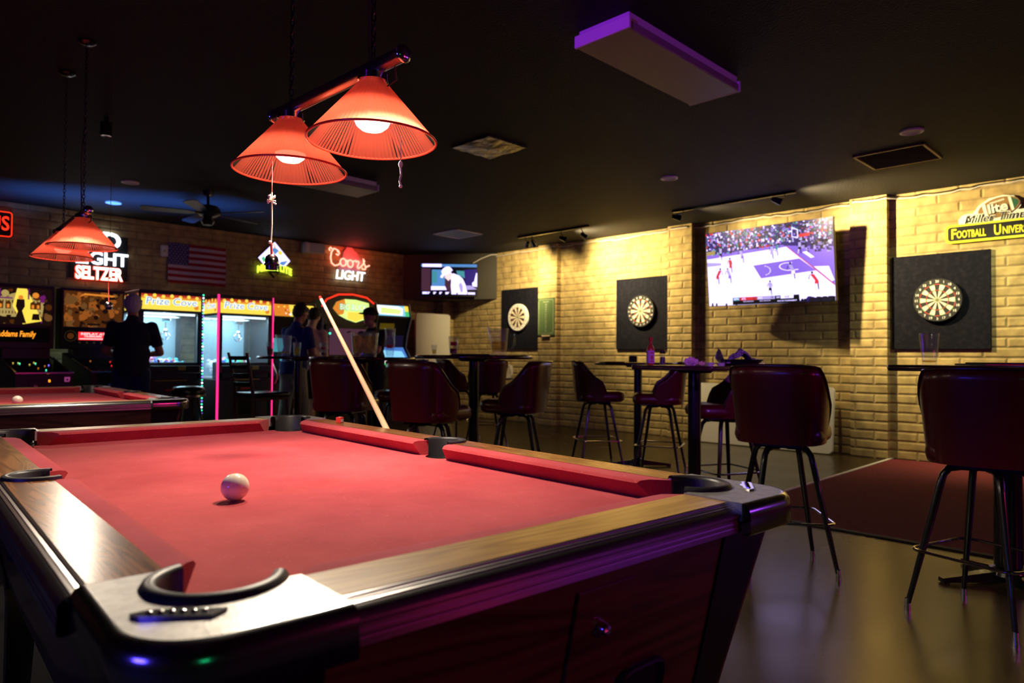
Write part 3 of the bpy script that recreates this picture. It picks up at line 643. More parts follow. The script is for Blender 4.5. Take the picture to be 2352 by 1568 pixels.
# ---------------------------------------------------------------- dartboards, scoreboard, signs
def panel(y0, y1, z0, z1, label, out=0.0):
    M = on_right((y0 + y1) / 2, (z0 + z1) / 2, out)
    b = MB().box((0, 0, .014), (abs(y1 - y0), z1 - z0, .026), 'dart_cloth', bev=.003).build('dartboard_backing_panel'); b.matrix_world = M
    return tag(b, label, 'panel', 'black backing panels')
def dartboard(y, z, label, edge, out=.03):
    t = thing('dartboard', label, 'dartboard', group='dartboards', M=on_right(y, z, out))
    Rr = .226; b = MB(); b.M = Matrix.Rotation(0, 4, 'Z')
    b.lathe([(0, 0), (Rr, 0), (Rr, .036), (Rr - .004, .040), (0, .040)], edge, 60).build('board', t)
    b = MB(); z0 = .0405
    rr = [.0064, .016, .099, .107, .162, .170]
    for i in range(20):
        a0, a1 = R(90 - 9 + 18 * i), R(90 + 9 + 18 * i); dark = i % 2 == 0
        for k in range(1, 5):
            m = ('db_black' if dark else 'db_cream') if k in (1, 3) else ('db_red' if dark else 'db_green')
            A = [a0 + (a1 - a0) * q / 3 for q in range(4)]
            b.poly([(rr[k] * math.cos(a), rr[k] * math.sin(a)) for a in A] + [(rr[k + 1] * math.cos(a), rr[k + 1] * math.sin(a)) for a in A[::-1]], m, z0)
    b.disc(0, 0, rr[1], 'db_green', z0 + .0002); b.disc(0, 0, rr[0], 'db_red', z0 + .0004); face = b
    b = MB()
    for r in (rr[5], rr[4], rr[3], rr[2]): b.tube([(r * math.cos(a), r * math.sin(a), z0 + .001) for a in [2 * math.pi * k / 60 for k in range(60)]], .0009, 'wire', 4, True)
    b.build('wires', t)
    b = face
    for i, n in enumerate([20, 1, 18, 4, 13, 6, 10, 15, 2, 17, 3, 19, 7, 16, 8, 11, 14, 9, 12, 5]):
        a = R(90 - 18 * i); b.text(str(n), 'db_white' if edge == 'db_black' else 'db_black', .196 * math.cos(a), .196 * math.sin(a), .026, .0415, bold=.02)
    b.build('face', t, smooth=False); return t
panel(8.59, 7.70, 1.22, 2.24, 'black square backing panel behind the dartboard near the corner', 0)
panel(6.16, 5.26, 1.21, 2.24, 'black square backing panel behind the middle dartboard', 0)
panel(2.435, 1.52, 1.20, 2.21, 'black square backing panel behind the dartboard at the right', 0)
dartboard(8.165, 1.755, 'dartboard with a white outer ring nearest the corner television', 'db_white')
dartboard(5.70, 1.755, 'middle dartboard with dark rim above the wall-side pub table', 'db_black')
dartboard(1.985, 1.715, 'rightmost dartboard with white number ring left of the frame edge', 'db_black')
b = MB()
for i in range(26):
    a = random.random() * 6.28; r = .25 + random.random() * .08; b.disc(r * math.cos(a) * .7, -abs(r * math.sin(a)) - .02, .0025, 'db_white', .0285, 6)
# green chalk scoreboard on the first pilaster
t = thing('scoreboard', 'narrow green chalk scoreboard between the first two dartboards', 'scoreboard', M=frame((8.258, 7.475, 1.74), (0, -1, 0), (0, 0, 1)))
MB().box((0, 0, .010), (.35, .60, .02), 'green_board', bev=.003).build('board', t)
b = MB(); b.tube([(x, y, .021) for x, y in [(-.155, -.27), (.14, -.27), (.155, -.255), (.155, .255), (.14, .27), (-.14, .27), (-.155, .255)]], .0022, 'chalk_line', 6, True)
for i, s_ in enumerate(['20', '19', '18', '17', '16', '15', 'B', '20', '19', '18', '17', '16']): b.text(s_, 'chalk_line', 0, .19 - i * .038, .024, .021)
b.text('CRICKET', 'chalk_line', 0, .235, .022, .021); b.build('markings', t, smooth=False)
MB().box((0, -.31, .018), (.17, .022, .036), 'maple', bev=.003).build('chalk_tray', t)
# beer sign at the right
t = thing('football_sign', 'yellow and black football university sign with a football above it', 'sign', M=on_right(1.485, 2.395, 0))
def rrect(w_, h_, r): return arc(w_ - r, h_ - r, r, 0, 90, 5) + arc(-w_ + r, h_ - r, r, 90, 180, 5) + arc(-w_ + r, -h_ + r, r, 180, 270, 5) + arc(w_ - r, -h_ + r, r, 270, 360, 5)
MB().prism(rrect(.430, .095, .045), .0, .03, 'yellow_sign').build('yellow_board', t)
MB().prism(rrect(.408, .072, .028), .030, .032, 'black_sign').build('black_field', t)
b = MB(); b.text('OOTBALL', 'yellow_sign', -.20, -.010, .078, .034, wd=.255, bold=.02, depth=.001); b.text('F', 'yellow_sign', -.352, .0, .105, .034, wd=.045, bold=.025, depth=.001)
b.text('NIVERSITY', 'yellow_sign', .215, -.010, .078, .034, wd=.295, bold=.02, depth=.001); b.text('U', 'yellow_sign', .025, .0, .105, .034, wd=.058, bold=.025, depth=.001); b.build('lettering', t, smooth=False)
b = MB(); b.prism([(-.31, .085), (-.315, .14), (-.28, .185), (-.23, .195), (-.19, .19), (-.13, .27), (-.05, .325), (.07, .345), (.16, .325), (.215, .265), (.215, .215), (.19, .185), (.285, .180), (.31, .13), (.30, .085)], .004, .024, 'sign_white'); b.build('white_backing', t)
b = MB(); b.M = Matrix.Translation((.035, .225, .024)) @ Matrix.Rotation(R(13), 4, 'Z')
b.prism([(.178 * math.cos(a) * abs(math.cos(a)) ** .12, .098 * math.sin(a)) for a in [2 * math.pi * k / 36 + .02 for k in range(36)]], 0, .006, 'brown_ball')
b.poly([(.095, -.076), (.118, -.066), (.118, .066), (.095, .076)], 'sign_white', .007); b.poly([(-.130, -.062), (-.102, -.076), (-.102, .076), (-.130, .062)], 'sign_white', .007); b.poly([(.118, -.060), (.168, -.014), (.168, .014), (.118, .060)], 'sign_green', .007)
for i in range(9): b.rect(-.06 + i * .014, .052, -.055 + i * .014, .074, 'sign_white', .007)
b.rect(-.064, .060, .064, .065, 'sign_white', .0072); fb = b.build('football', t, smooth=False)
b = MB(); b.text('lite', 'black_sign', .033, .222, .108, .033, wd=.175, rot=R(9), bold=.05); b.text('lite', 'sign_white', .028, .226, .100, .035, wd=.165, rot=R(9), bold=.03); b.build('lettering', t, smooth=False)
b = MB(); b.text('Miller Time', 'sign_white', .0, .135, .092, .0345, wd=.54, shear=.30, bold=.04); b.text('Miller Time', 'black_sign', .0, .133, .080, .0365, wd=.51, shear=.30, bold=.0); b.build('lettering', t, smooth=False)

# ---------------------------------------------------------------- televisions
def TVroot(label, M, name='television'): return thing(name, label, 'television', group='televisions', M=M)
n_ = None
def tvrot(yaw, tilt, rl):
    return Matrix.Rotation(yaw, 4, 'Z') @ Matrix.Rotation(tilt, 4, 'Y') @ Matrix.Rotation(rl, 4, 'X')
base = Matrix((Vector((0, -1, 0)), Vector((0, 0, 1)), Vector((-1, 0, 0)))).transposed().to_4x4()
M = Matrix.Translation((7.962, 3.692, 2.203)) @ tvrot(-.103, -.112, .016) @ base
t = TVroot('big television on the block wall showing a basketball game', M)
W2, H2 = 1.636 / 2, 1.636 * 9 / 32
b = MB().box((0, 0, -.022), (2 * W2 + .012, 2 * H2 + .012, .040), 'black_plastic', bev=.004); b.build('housing', t)
MB().box((0, .0, -.06), (.9, .5, .05), 'black_plastic', bev=.01).build('back_cover', t)
b = MB(); b.box((0, 0, -.17), (.12, .30, .24), 'black_metal'); b.box((0, .0, -.30), (.10, .25, .16), 'black_metal'); b.box((.0, .0, -.35), (.3, .24, .03), 'black_metal'); b.build('wall_bracket', t)
TLc, TRc, BLc, BRc = (140, 360), (2040, 125), (190, 1470), (2090, 1370)
def uvc(x, y):
    u = .5
    for _ in range(4):
        ty = TLc[1] + (TRc[1] - TLc[1]) * u; byy = BLc[1] + (BRc[1] - BLc[1]) * u; v = (y - ty) / (byy - ty)
        lx = TLc[0] + (BLc[0] - TLc[0]) * v; rx_ = TRc[0] + (BRc[0] - TRc[0]) * v; u = (x - lx) / (rx_ - lx)
    return u, v
def sp(x, y):
    u, v = uvc(x, y); u = min(1, max(0, u)); v = min(1, max(0, v)); return ((u - .5) * 2 * W2, (.5 - v) * 2 * H2)
b = MB(); b.rect(-W2, -H2, W2, H2, 'screen_white', 0)
def pp(pts, m, z): b.poly([sp(*p) for p in pts][::-1], m, z)
pp([(130, 350), (2060, 100), (2060, 620), (1420, 555), (160, 750)], 'screen_deep', .0006)
pp([(160, 690), (1360, 525), (1420, 555), (160, 752)], 'screen_violet', .0010)
pp([(1400, 540), (2060, 560), (2080, 1140)], 'screen_violet', .0011)
pp([(920, 840), (1600, 735), (1830, 915), (1040, 1035)], 'screen_violet', .0012)
random.seed(11)
cols = ['screen_lilac', 'screen_white', 'screen_dark', 'screen_dark', 'screen_violet', 'screen_teal', 'screen_red', 'screen_lilac', 'screen_black', 'screen_deep']
for i in range(900):
    x = 150 + random.random() * 1880; top = 360 - (x - 140) * .1237; bot = 700 - (x - 160) * .155
    if x > 1350: bot = 470 + (x - 1350) * .10
    y = top + random.random() * (bot - top); s_ = 7 + random.random() * 13
    c = random.choice(cols); pp([(x - s_ * .7, y - s_), (x + s_ * .7, y - s_), (x + s_, y + s_), (x - s_, y + s_)], c, .0014 + i * 1e-6)
for i in range(60):
    x = 1650 + random.random() * 380; y = 440 + random.random() * 200; s_ = 9 + random.random() * 16; pp([(x - s_, y - s_), (x + s_, y - s_), (x + s_, y + s_), (x - s_, y + s_)], random.choice(['screen_dark', 'screen_deep', 'screen_lilac', 'screen_black']), .0026)
pp([(1590, 370), (1740, 345), (1745, 395), (1595, 420)], 'screen_red', .003)
for q in ([(1490, 260), (1580, 300), (1580, 315), (1490, 275)], [(1490, 260), (1500, 260), (1500, 400), (1490, 400)], [(1570, 300), (1582, 300), (1582, 430), (1570, 430)], [(1490, 395), (1580, 420), (1580, 432), (1490, 407)]): pp(q, 'screen_white', .0031)
def ring2(cx, cy, ax, ay, a0, a1, wd, m, dash=0):
    n = 22
    for i in range(n):
        if dash and i % 3 == 0: continue
        p0, p1 = R(a0 + (a1 - a0) * i / n), R(a0 + (a1 - a0) * (i + 1) / n)
        pp([(cx + ax * math.cos(p0), cy + ay * math.sin(p0)), (cx + ax * math.cos(p1), cy + ay * math.sin(p1)), (cx + (ax - wd) * math.cos(p1), cy + (ay - wd * .6) * math.sin(p1)), (cx + (ax - wd) * math.cos(p0), cy + (ay - wd * .6) * math.sin(p0))], m, .0031)
ring2(1450, 855, 140, 62, 85, 275, 16, 'screen_white'); pp([(1450, 795), (1500, 790), (1500, 800), (1450, 805)], 'screen_white', .0031); pp([(1450, 905), (1590, 893), (1590, 904), (1450, 917)], 'screen_white', .0031)
ring2(1080, 915, 110, 75, -90, 80, 14, 'screen_white', 1)
pp([(1410, 552), (1425, 552), (2080, 1120), (2080, 1140)], 'screen_red', .0031)
pp([(1800, 855), (2000, 850), (2075, 1060), (2040, 1080)], 'screen_white', .0032); pp([(160, 800), (400, 805), (400, 840), (165, 865)], 'screen_lilac', .0012)
pp([(1640, 640), (1700, 625), (1810, 715), (1760, 730)], 'screen_white', .0032); pp([(160, 640), (300, 615), (300, 670), (160, 695)], 'art_cream', .0032)
def player(x, y, h, shirt, short, lean=0, dark='screen_dark'):
    u = h / 10.; hx = x + lean * u * 2
    pp([(hx - .5 * u, y - h), (hx + .5 * u, y - h), (hx + .6 * u, y - h + 1.3 * u), (hx - .4 * u, y - h + 1.4 * u)], dark, .0042)
    pp([(hx - 1 * u, y - h + 1.6 * u), (hx + 1 * u, y - h + 1.5 * u), (x + .9 * u, y - 5 * u), (x - .9 * u, y - 5 * u)], shirt, .0041)
    pp([(x - .9 * u, y - 5 * u), (x + .9 * u, y - 5 * u), (x + 1.1 * u, y - 3.2 * u), (x - 1 * u, y - 3.2 * u)], short, .0041)
    for s_ in (-1, 1):
        pp([(x + s_ * .3 * u, y - 3.2 * u), (x + s_ * .95 * u, y - 3.2 * u), (x + s_ * 1.3 * u, y), (x + s_ * .8 * u, y)], dark if s_ > 0 else 'screen_skin', .0040)
        pp([(hx + s_ * .9 * u, y - h + 1.7 * u), (hx + s_ * 1.3 * u, y - h + 2 * u), (hx + s_ * 1.9 * u, y - h + 4.4 * u), (hx + s_ * 1.5 * u, y - h + 4.5 * u)], shirt if dark != 'screen_dark' else dark, .0040)
player(395, 760, 210, 'screen_lilac', 'screen_dark'); player(560, 950, 230, 'screen_red', 'screen_red', -.3); player(750, 800, 220, 'screen_lilac', 'screen_violet', -.7); player(340, 1130, 250, 'screen_red', 'screen_red', .9)
player(545, 1110, 230, 'screen_lilac', 'screen_violet', -.8); player(1205, 740, 220, 'screen_lilac', 'screen_lilac'); player(1275, 690, 190, 'screen_teal', 'screen_lilac', .4); player(1515, 1040, 250, 'screen_lilac', 'screen_white', -.9); player(1840, 1200, 270, 'screen_red', 'screen_red', -1.2)
player(1180, 1290, 225, 'screen_lilac', 'screen_black', -.1); player(1605, 660, 200, 'screen_lilac', 'screen_black')
for i in range(40):
    x = 1500 + random.random() * 590; s_ = 20 + random.random() * 35; y = 1350 - (x - 1500) * .06 + random.random() * 40; pp([(x - s_, y + 90), (x - s_ * .5, y - s_ * .6), (x + s_ * .5, y - s_ * .6), (x + s_, y + 90)], random.choice(['screen_dark', 'screen_black', 'screen_deep', 'screen_dark']), .0043 + i * 1e-6)
for x in (250, 320, 485, 650): pp([(x - 16, 1470), (x - 12, 1425), (x + 12, 1420), (x + 16, 1470)], 'screen_black', .0043)
pp([(590, 1335), (1600, 1275), (1610, 1400), (590, 1445)], 'screen_black', .005)
for (x0, x1, m) in ((600, 700, 'screen_teal'), (710, 975, 'screen_red'), (980, 1250, 'screen_lilac'), (1335, 1520, 'screen_white')):
    pp([(x0, 1335 - (x0 - 590) * .06), (x1, 1335 - (x1 - 590) * .06), (x1, 1385 - (x1 - 590) * .06), (x0, 1385 - (x0 - 590) * .06)], m, .0052)
for s_, x, m, wd in (('ESPN', 650, 'screen_white', .07), ('ATL', 770, 'screen_white', .06), ('12', 935, 'screen_black', .03), ('PHX', 1030, 'screen_white', .06), ('19', 1210, 'screen_black', .03), ('2nd', 1295, 'screen_white', .04), ('4:30', 1425, 'screen_black', .06)):
    p = sp(x, 1360 - (x - 590) * .06); b.text(s_, m, p[0], p[1], .024, .0056, wd=wd, rot=0, bold=.02)
p = sp(1430, 1375); b.text('PLAY-IN TOURNAMENT', 'screen_white', p[0], p[1] + .004, .014, .0056, wd=.24, bold=.02)
for x in (840, 1100): p = sp(x, 1400 - (x - 590) * .05); b.text('2022 SEASON', 'screen_white', p[0], p[1], .012, .0056, wd=.14)
b.build('screen', t, smooth=False)
# corner cabinet panel carrying the second television
A_, B_ = Vector((7.37, 10.14, 0)), Vector((8.36, 8.74, 0)); dr = (B_ - A_).normalized()
z0, z1 = 2.10, HC
b = MB(); b.prism([(7.37, 10.135), (8.355, 8.74), (8.355, 10.135)], z0, z1, 'panel_grey'); o = b.build('corner_soffit'); tag(o, 'dark triangular corner cabinet under the ceiling behind the smaller television', 'cabinet')
nrm = Vector((dr.y, -dr.x, 0)); nrm = nrm if nrm.x < 0 else -nrm
rdir = (Vector((1, -1, 0))).normalized()
import_center = Vector((7.68, 9.23, 2.415))
M = frame(import_center, (.75, -.66, 0), (0, 0, 1))
t = TVroot('smaller television in the corner showing a player in a white cap', M)
w2, h2 = .485, .274
MB().box((0, 0, -.02), (2 * w2 + .03, 2 * h2 + .03, .038), 'black_plastic', bev=.004).build('housing', t)
MB().box((0, 0, -.11), (.2, .2, .16), 'black_metal').build('wall_bracket', t)
def s2(x, y): return ((x - 1145) / 1690 * 2 * w2, (810 - y) / 960 * 2 * h2)
b = MB(); b.rect(-w2, -h2, w2, h2, 'screen_black', 0)
def p2(pts, m, z): b.poly([s2(*p) for p in pts][::-1], m, z)
p2([(310, 345), (1980, 335), (1980, 420), (310, 425)], 'screen_blue', .001); p2([(345, 340), (920, 335), (920, 430), (345, 430)], 'screen_white', .0012)
p2([(320, 470), (590, 470), (590, 1150), (320, 1150)], 'screen_maroon', .001); p2([(630, 510), (1020, 510), (1020, 1010), (630, 1010)], 'screen_blue', .001); p2([(640, 560), (780, 560), (780, 900), (640, 900)], 'screen_teal', .0011)
p2([(610, 1010), (1030, 1010), (1080, 1120), (610, 1130)], 'screen_white', .0013); p2([(1360, 530), (1600, 540), (1620, 760), (1400, 660)], 'screen_teal', .001); p2([(1600, 500), (1980, 480), (1980, 1000), (1650, 1000)], 'screen_deep', .0011)
p2([(1650, 980), (1800, 980), (1990, 1090), (1690, 1110)], 'screen_lilac', .0013); p2([(1020, 760), (1200, 800), (1190, 1180), (1020, 1060)], 'screen_maroon', .0012)
p2([(1340, 640), (1450, 680), (1560, 780), (1640, 950), (1700, 1200), (1220, 1200), (1200, 1000), (1210, 830), (1190, 780), (1130, 850), (1010, 740), (1060, 640), (1190, 580)], 'screen_white', .002)
p2([(1010, 740), (1130, 850), (1190, 780), (1240, 640), (1190, 600), (1040, 660)], 'screen_skin', .0024)
p2([(880, 745), (900, 680), (940, 640), (910, 560), (960, 480), (1050, 415), (1150, 410), (1220, 470), (1260, 540), (1180, 590), (1060, 660), (990, 700), (950, 765)], 'screen_white', .0028)
p2([(1190, 570), (1250, 530), (1320, 600), (1240, 630)], 'screen_black', .003); p2([(1500, 880), (1560, 1000), (1560, 1190), (1500, 1190), (1440, 960)], 'screen_lilac', .0026)
p2([(1960, 590), (1990, 600), (1990, 1020), (1850, 1000), (1840, 900), (1900, 850)], 'screen_white', .002)
for x0, x1 in ((355, 500), (515, 585), (680, 770), (860, 945), (1040, 1160), (1220, 1370), (1410, 1690), (1710, 1930)): p2([(x0, 1185), (x1, 1185), (x1 - (50 if x1 - x0 < 130 else 0), 1250), (x0, 1250)], 'screen_white', .003)
b.build('screen', t, smooth=False)

# ---------------------------------------------------------------- neon and wall things on the far wall
def neon_path(b, pts, m, r=.011, closed=False): b.tube([(x, y, .06) for x, y in pts], r, m, 8, closed)
t = thing('neon_sign', 'red and white neon beer sign with a mountain left of the corner television', 'neon sign', group='lit beer signs on the far wall', M=on_back(6.24, 2.63))
MB().prism([(-.12, .06), (-.10, .18), (-.02, .30), (.03, .31), (.10, .22), (.16, .20), (.26, .05), (.2, -.12), (-.2, -.12)], .0, .03, 'mountain' if False else 'flag_white').build('mountain_backing', t, smooth=False)
b = MB()
C_ = [(-.22, .16), (-.245, .20), (-.30, .215), (-.345, .15), (-.36, .06), (-.34, -.03), (-.28, -.065), (-.215, -.045), (-.17, .0)]
neon_path(b, [(-.37, .17), (-.39, .20), (-.365, .225), (-.33, .20)] , 'neon_red'); neon_path(b, C_, 'neon_red'); neon_path(b, [(-.26, .13), (-.225, .11), (-.20, .145), (-.215, .185), (-.245, .19)], 'neon_red')
def loop(cx, cy, ax, ay): neon_path(b, [(cx + ax * math.cos(a), cy + ay * math.sin(a)) for a in [2 * math.pi * k / 14 for k in range(14)]], 'neon_red', closed=True)
loop(-.125, .005, .055, .062); loop(.01, -.005, .052, .06); neon_path(b, [(-.07, .03), (-.05, .045), (-.035, .03)], 'neon_red')
neon_path(b, [(.06, .03), (.09, .05), (.115, .06), (.125, .03), (.155, .055), (.18, .04), (.165, .0), (.145, -.05), (.165, -.07), (.20, -.05)], 'neon_red')
neon_path(b, [(.20, -.05), (.25, .0), (.285, .065), (.26, .10), (.275, .02), (.31, -.03), (.30, -.075), (.25, -.075), (.235, -.05)], 'neon_red'); neon_path(b, [(.30, -.045), (.34, -.02), (.385, .0)], 'neon_red')
b.build('red_tubing', t)
MB().text('LIGHT', 'neon_white', .03, -.20, .155, .05, wd=.56, shear=.12, bold=.008, depth=.008).build('white_tubing', t)
t = thing('neon_sign', 'white and red neon seltzer sign behind the far pool lamp', 'neon sign', group='lit beer signs on the far wall', M=on_back(2.58, 2.36))
b = MB(); b.text('BUD', 'neon_white', -.09, .20, .22, .05, wd=.60, bold=.03, depth=.008); b.text('LIGHT', 'neon_white', .0, -.04, .17, .05, wd=.60, bold=.025, depth=.008); b.build('white_tubing', t)
MB().text('SELTZER', 'neon_red_core', -.03, -.235, .17, .05, wd=.54, bold=.03, depth=.008).build('red_tubing', t)
MB().text('SELTZER', 'neon_deep_red', -.03, -.235, .185, .035, wd=.56, bold=.065, depth=.004).build('red_outline', t)
MB().box((-.03, -.02, .012), (.66, .58, .02), 'matte_black').build('backing', t)
t = thing('neon_sign', 'dark box sign with red lit letters at the left edge of the photo', 'neon sign', group='lit beer signs on the far wall', M=on_back(1.36, 2.62))
MB().box((0, 0, .03), (.50, .30, .06), 'matte_black', bev=.01).build('box', t)
MB().tube([(x, y, .065) for x, y in rrect(.245, .145, .03)], .006, 'neon_deep_red', 6, True).build('red_border', t)
MB().text('IUS', 'neon_deep_red', .10, .01, .17, .064, wd=.24, bold=.01, depth=.004).build('red_letters', t)
t = thing('lit_diamond_sign', 'white diamond sign with glowing yellow lettering behind the hanging bell', 'sign', group='lit beer signs on the far wall', M=on_back(4.93, 2.53))
MB().prism([(0, .31), (.27, .03), (0, -.25), (-.27, .03)], 0, .03, 'matte_black').build('box', t)
b = MB(); b.poly([(0, .30), (.26, .03), (.18, -.06), (-.18, -.06), (-.26, .03)][::-1], 'screen_white', .034); b.poly([(0, .22), (.07, .17), (.0, .10), (-.07, .16)][::-1], 'screen_blue', .035); b.disc(.09, .14, .035, 'art_yellow', .035); b.poly([(-.12, .10), (-.02, .15), (.03, .03), (-.1, .0)], 'screen_skin', .036); b.poly([(.10, .0), (.22, .03), (.15, -.05), (.08, -.04)], 'screen_blue', .036); b.poly([(-.21, .03), (-.17, .06), (-.13, .0), (-.17, -.04)], 'art_green', .0361)
b.build('face', t, smooth=False)
MB().text('MILLER LITE', 'neon_yellow', 0, -.09, .11, .05, wd=.56, bold=.05, depth=.006, arc=.06).build('yellow_letters', t)
b = MB(); b.poly([(-.05, -.18), (.05, -.18), (0, -.24)], 'gold', .036); b.build('gold_point', t, smooth=False)
t = thing('speaker', 'pale wall speaker between the diamond sign and the mountain sign', 'speaker', M=on_back(5.55, 2.80))
MB().box((.05, 0, .08), (.26, .16, .13), 'plastic_white', bev=.02, seg=2, rot=(0, R(-14), 0)).build('cabinet', t); MB().box((-.12, 0, .06), (.09, .17, .14), 'fixture_white', bev=.02, seg=2).build('bracket', t); MB().box((.05, 0, .147), (.22, .13, .006), 'fixture_white', rot=(0, R(-14), 0)).build('grille', t)
t = thing('switch_box', 'small pale box with a switch on the wall left of the flag', 'switch', M=on_back(3.34, 2.51))
MB().box((0, 0, .02), (.09, .15, .04), 'plastic_white', bev=.006).build('box', t); MB().box((0, 0, .045), (.02, .035, .012), 'gold').build('lever', t)
lamp('POINT', 'neon_glow_light', (6.25, 9.93, 2.78), (1, .05, .03), 5, None, .12)
# flag
t = thing('flag', 'united states flag hanging flat on the block wall', 'flag', M=on_back(3.79, 2.36))
fw_, fh_ = .80, .56; n = 20
def wv(x, y): return .018 + .008 * math.sin(x * 14) + .004 * math.sin(y * 9 + x * 5)
b = MB()
for i in range(13):
    y0, y1 = fh_ / 2 - fh_ * (i + 1) / 13, fh_ / 2 - fh_ * i / 13
    for k in range(n):
        x0, x1 = -fw_ / 2 + fw_ * k / n, -fw_ / 2 + fw_ * (k + 1) / n
        m = 'flag_blue' if (i < 7 and k < 7) else ('flag_red' if i % 2 == 0 else 'flag_white')
        b.add([(x0, y0, wv(x0, y0)), (x1, y0, wv(x1, y0)), (x1, y1, wv(x1, y1)), (x0, y1, wv(x0, y1))], [[0, 1, 2, 3]], m)
o = b.build('cloth', t, ang=60)
b = MB()
for r_ in range(9):
    for c_ in range(6 if r_ % 2 == 0 else 5):
        x = -fw_ / 2 + .02 + (c_ + (.0 if r_ % 2 == 0 else .5)) * .046; y = fh_ / 2 - .02 - r_ * .0325; z = wv(x, y) + .003
        b.poly([(x + (.011 if q % 2 == 0 else .0045) * math.sin(R(36 * q)), y + (.011 if q % 2 == 0 else .0045) * math.cos(R(36 * q)), z) for q in range(10)][::-1], 'flag_white')
b.build('stars', o, smooth=False)

# ---------------------------------------------------------------- pub tables
def pub_table(x, y, zt, shape, a, b_, rz, label, leg_r=.041):
    t = thing('pub_table', label, 'table', (x, y, 0), rz, 'tall pub tables')
    m = MB()
    if shape == 'round':
        m.lathe([(0, zt - .028), (a - .012, zt - .030), (a - .002, zt - .024), (a, zt - .014), (a - .003, zt - .004), (a - .012, zt)], 'tabletop_edge', 56)
        m.lathe([(a - .012, zt), (0, zt + .0003)], 'tabletop_dark', 56)
    else:
        o_ = rrect(a, b_, .035); m.sweep(o_, [(-.006, zt - .030), (.0, zt - .026), (.003, zt - .014), (0, zt - .004), (-.008, zt)], 'tabletop_edge', True)
        m.prism([(p[0] * .992, p[1] * .992) for p in o_], zt - .030, zt, 'tabletop_dark')
    m.build('tabletop', t, ang=50)
    MB().lathe([(leg_r, .05), (leg_r, zt - .05), (leg_r + .004, zt - .045)], 'black_metal', 24).build('post', t)
    MB().lathe([(0, zt - .052), (.11, zt - .050), (.13, zt - .031), (0, zt - .030)], 'black_metal', 24).build('top_plate', t)
    m = MB(); m.lathe([(leg_r + .03, .045), (leg_r + .02, .075), (leg_r, .085)], 'black_metal', 24)
    for k in range(4):
        m.M = Matrix.Rotation(R(90 * k + 45), 4, 'Z')
        m.add([(.03, -.035, .012), (.03, .035, .012), (.33, .022, .006), (.33, -.022, .006), (.03, -.03, .07), (.03, .03, .07), (.33, .018, .026), (.33, -.018, .026)], [[0, 1, 2, 3], [4, 7, 6, 5], [0, 3, 7, 4], [1, 5, 6, 2], [2, 6, 7, 3], [0, 4, 5, 1]], 'black_metal')
        m.cyl((.31, 0, 0), .02, .01, 'black_rubber', 12)
    m.build('cross_base', t)
    return t
TA1 = pub_table(3.77, 7.12, 1.075, 'round', .44, 0, 0, 'round pub table farthest back, by the ladder-back chair')
TA2 = pub_table(3.39, 5.24, 1.075, 'round', .46, 0, R(20), 'round pub table carrying the full beer pitcher behind the cue stick')
TB = pub_table(3.81, 4.25, 1.095, 'round', .485, 0, R(10), 'round pub table with a half full pitcher near the first dartboard')
TC = pub_table(5.85, 4.05, 1.04, 'round', .44, 0, 0, 'round pub table by the wall with a small black holder')
TD = pub_table(4.20, 2.45, 1.035, 'rect', .31, .31, 0, 'square pub table holding the hot sauce bottle and food basket', .043)
TF = pub_table(4.12, .69, 1.058, 'rect', .42, .42, 0, 'square pub table at the right edge with one pint glass', .06)

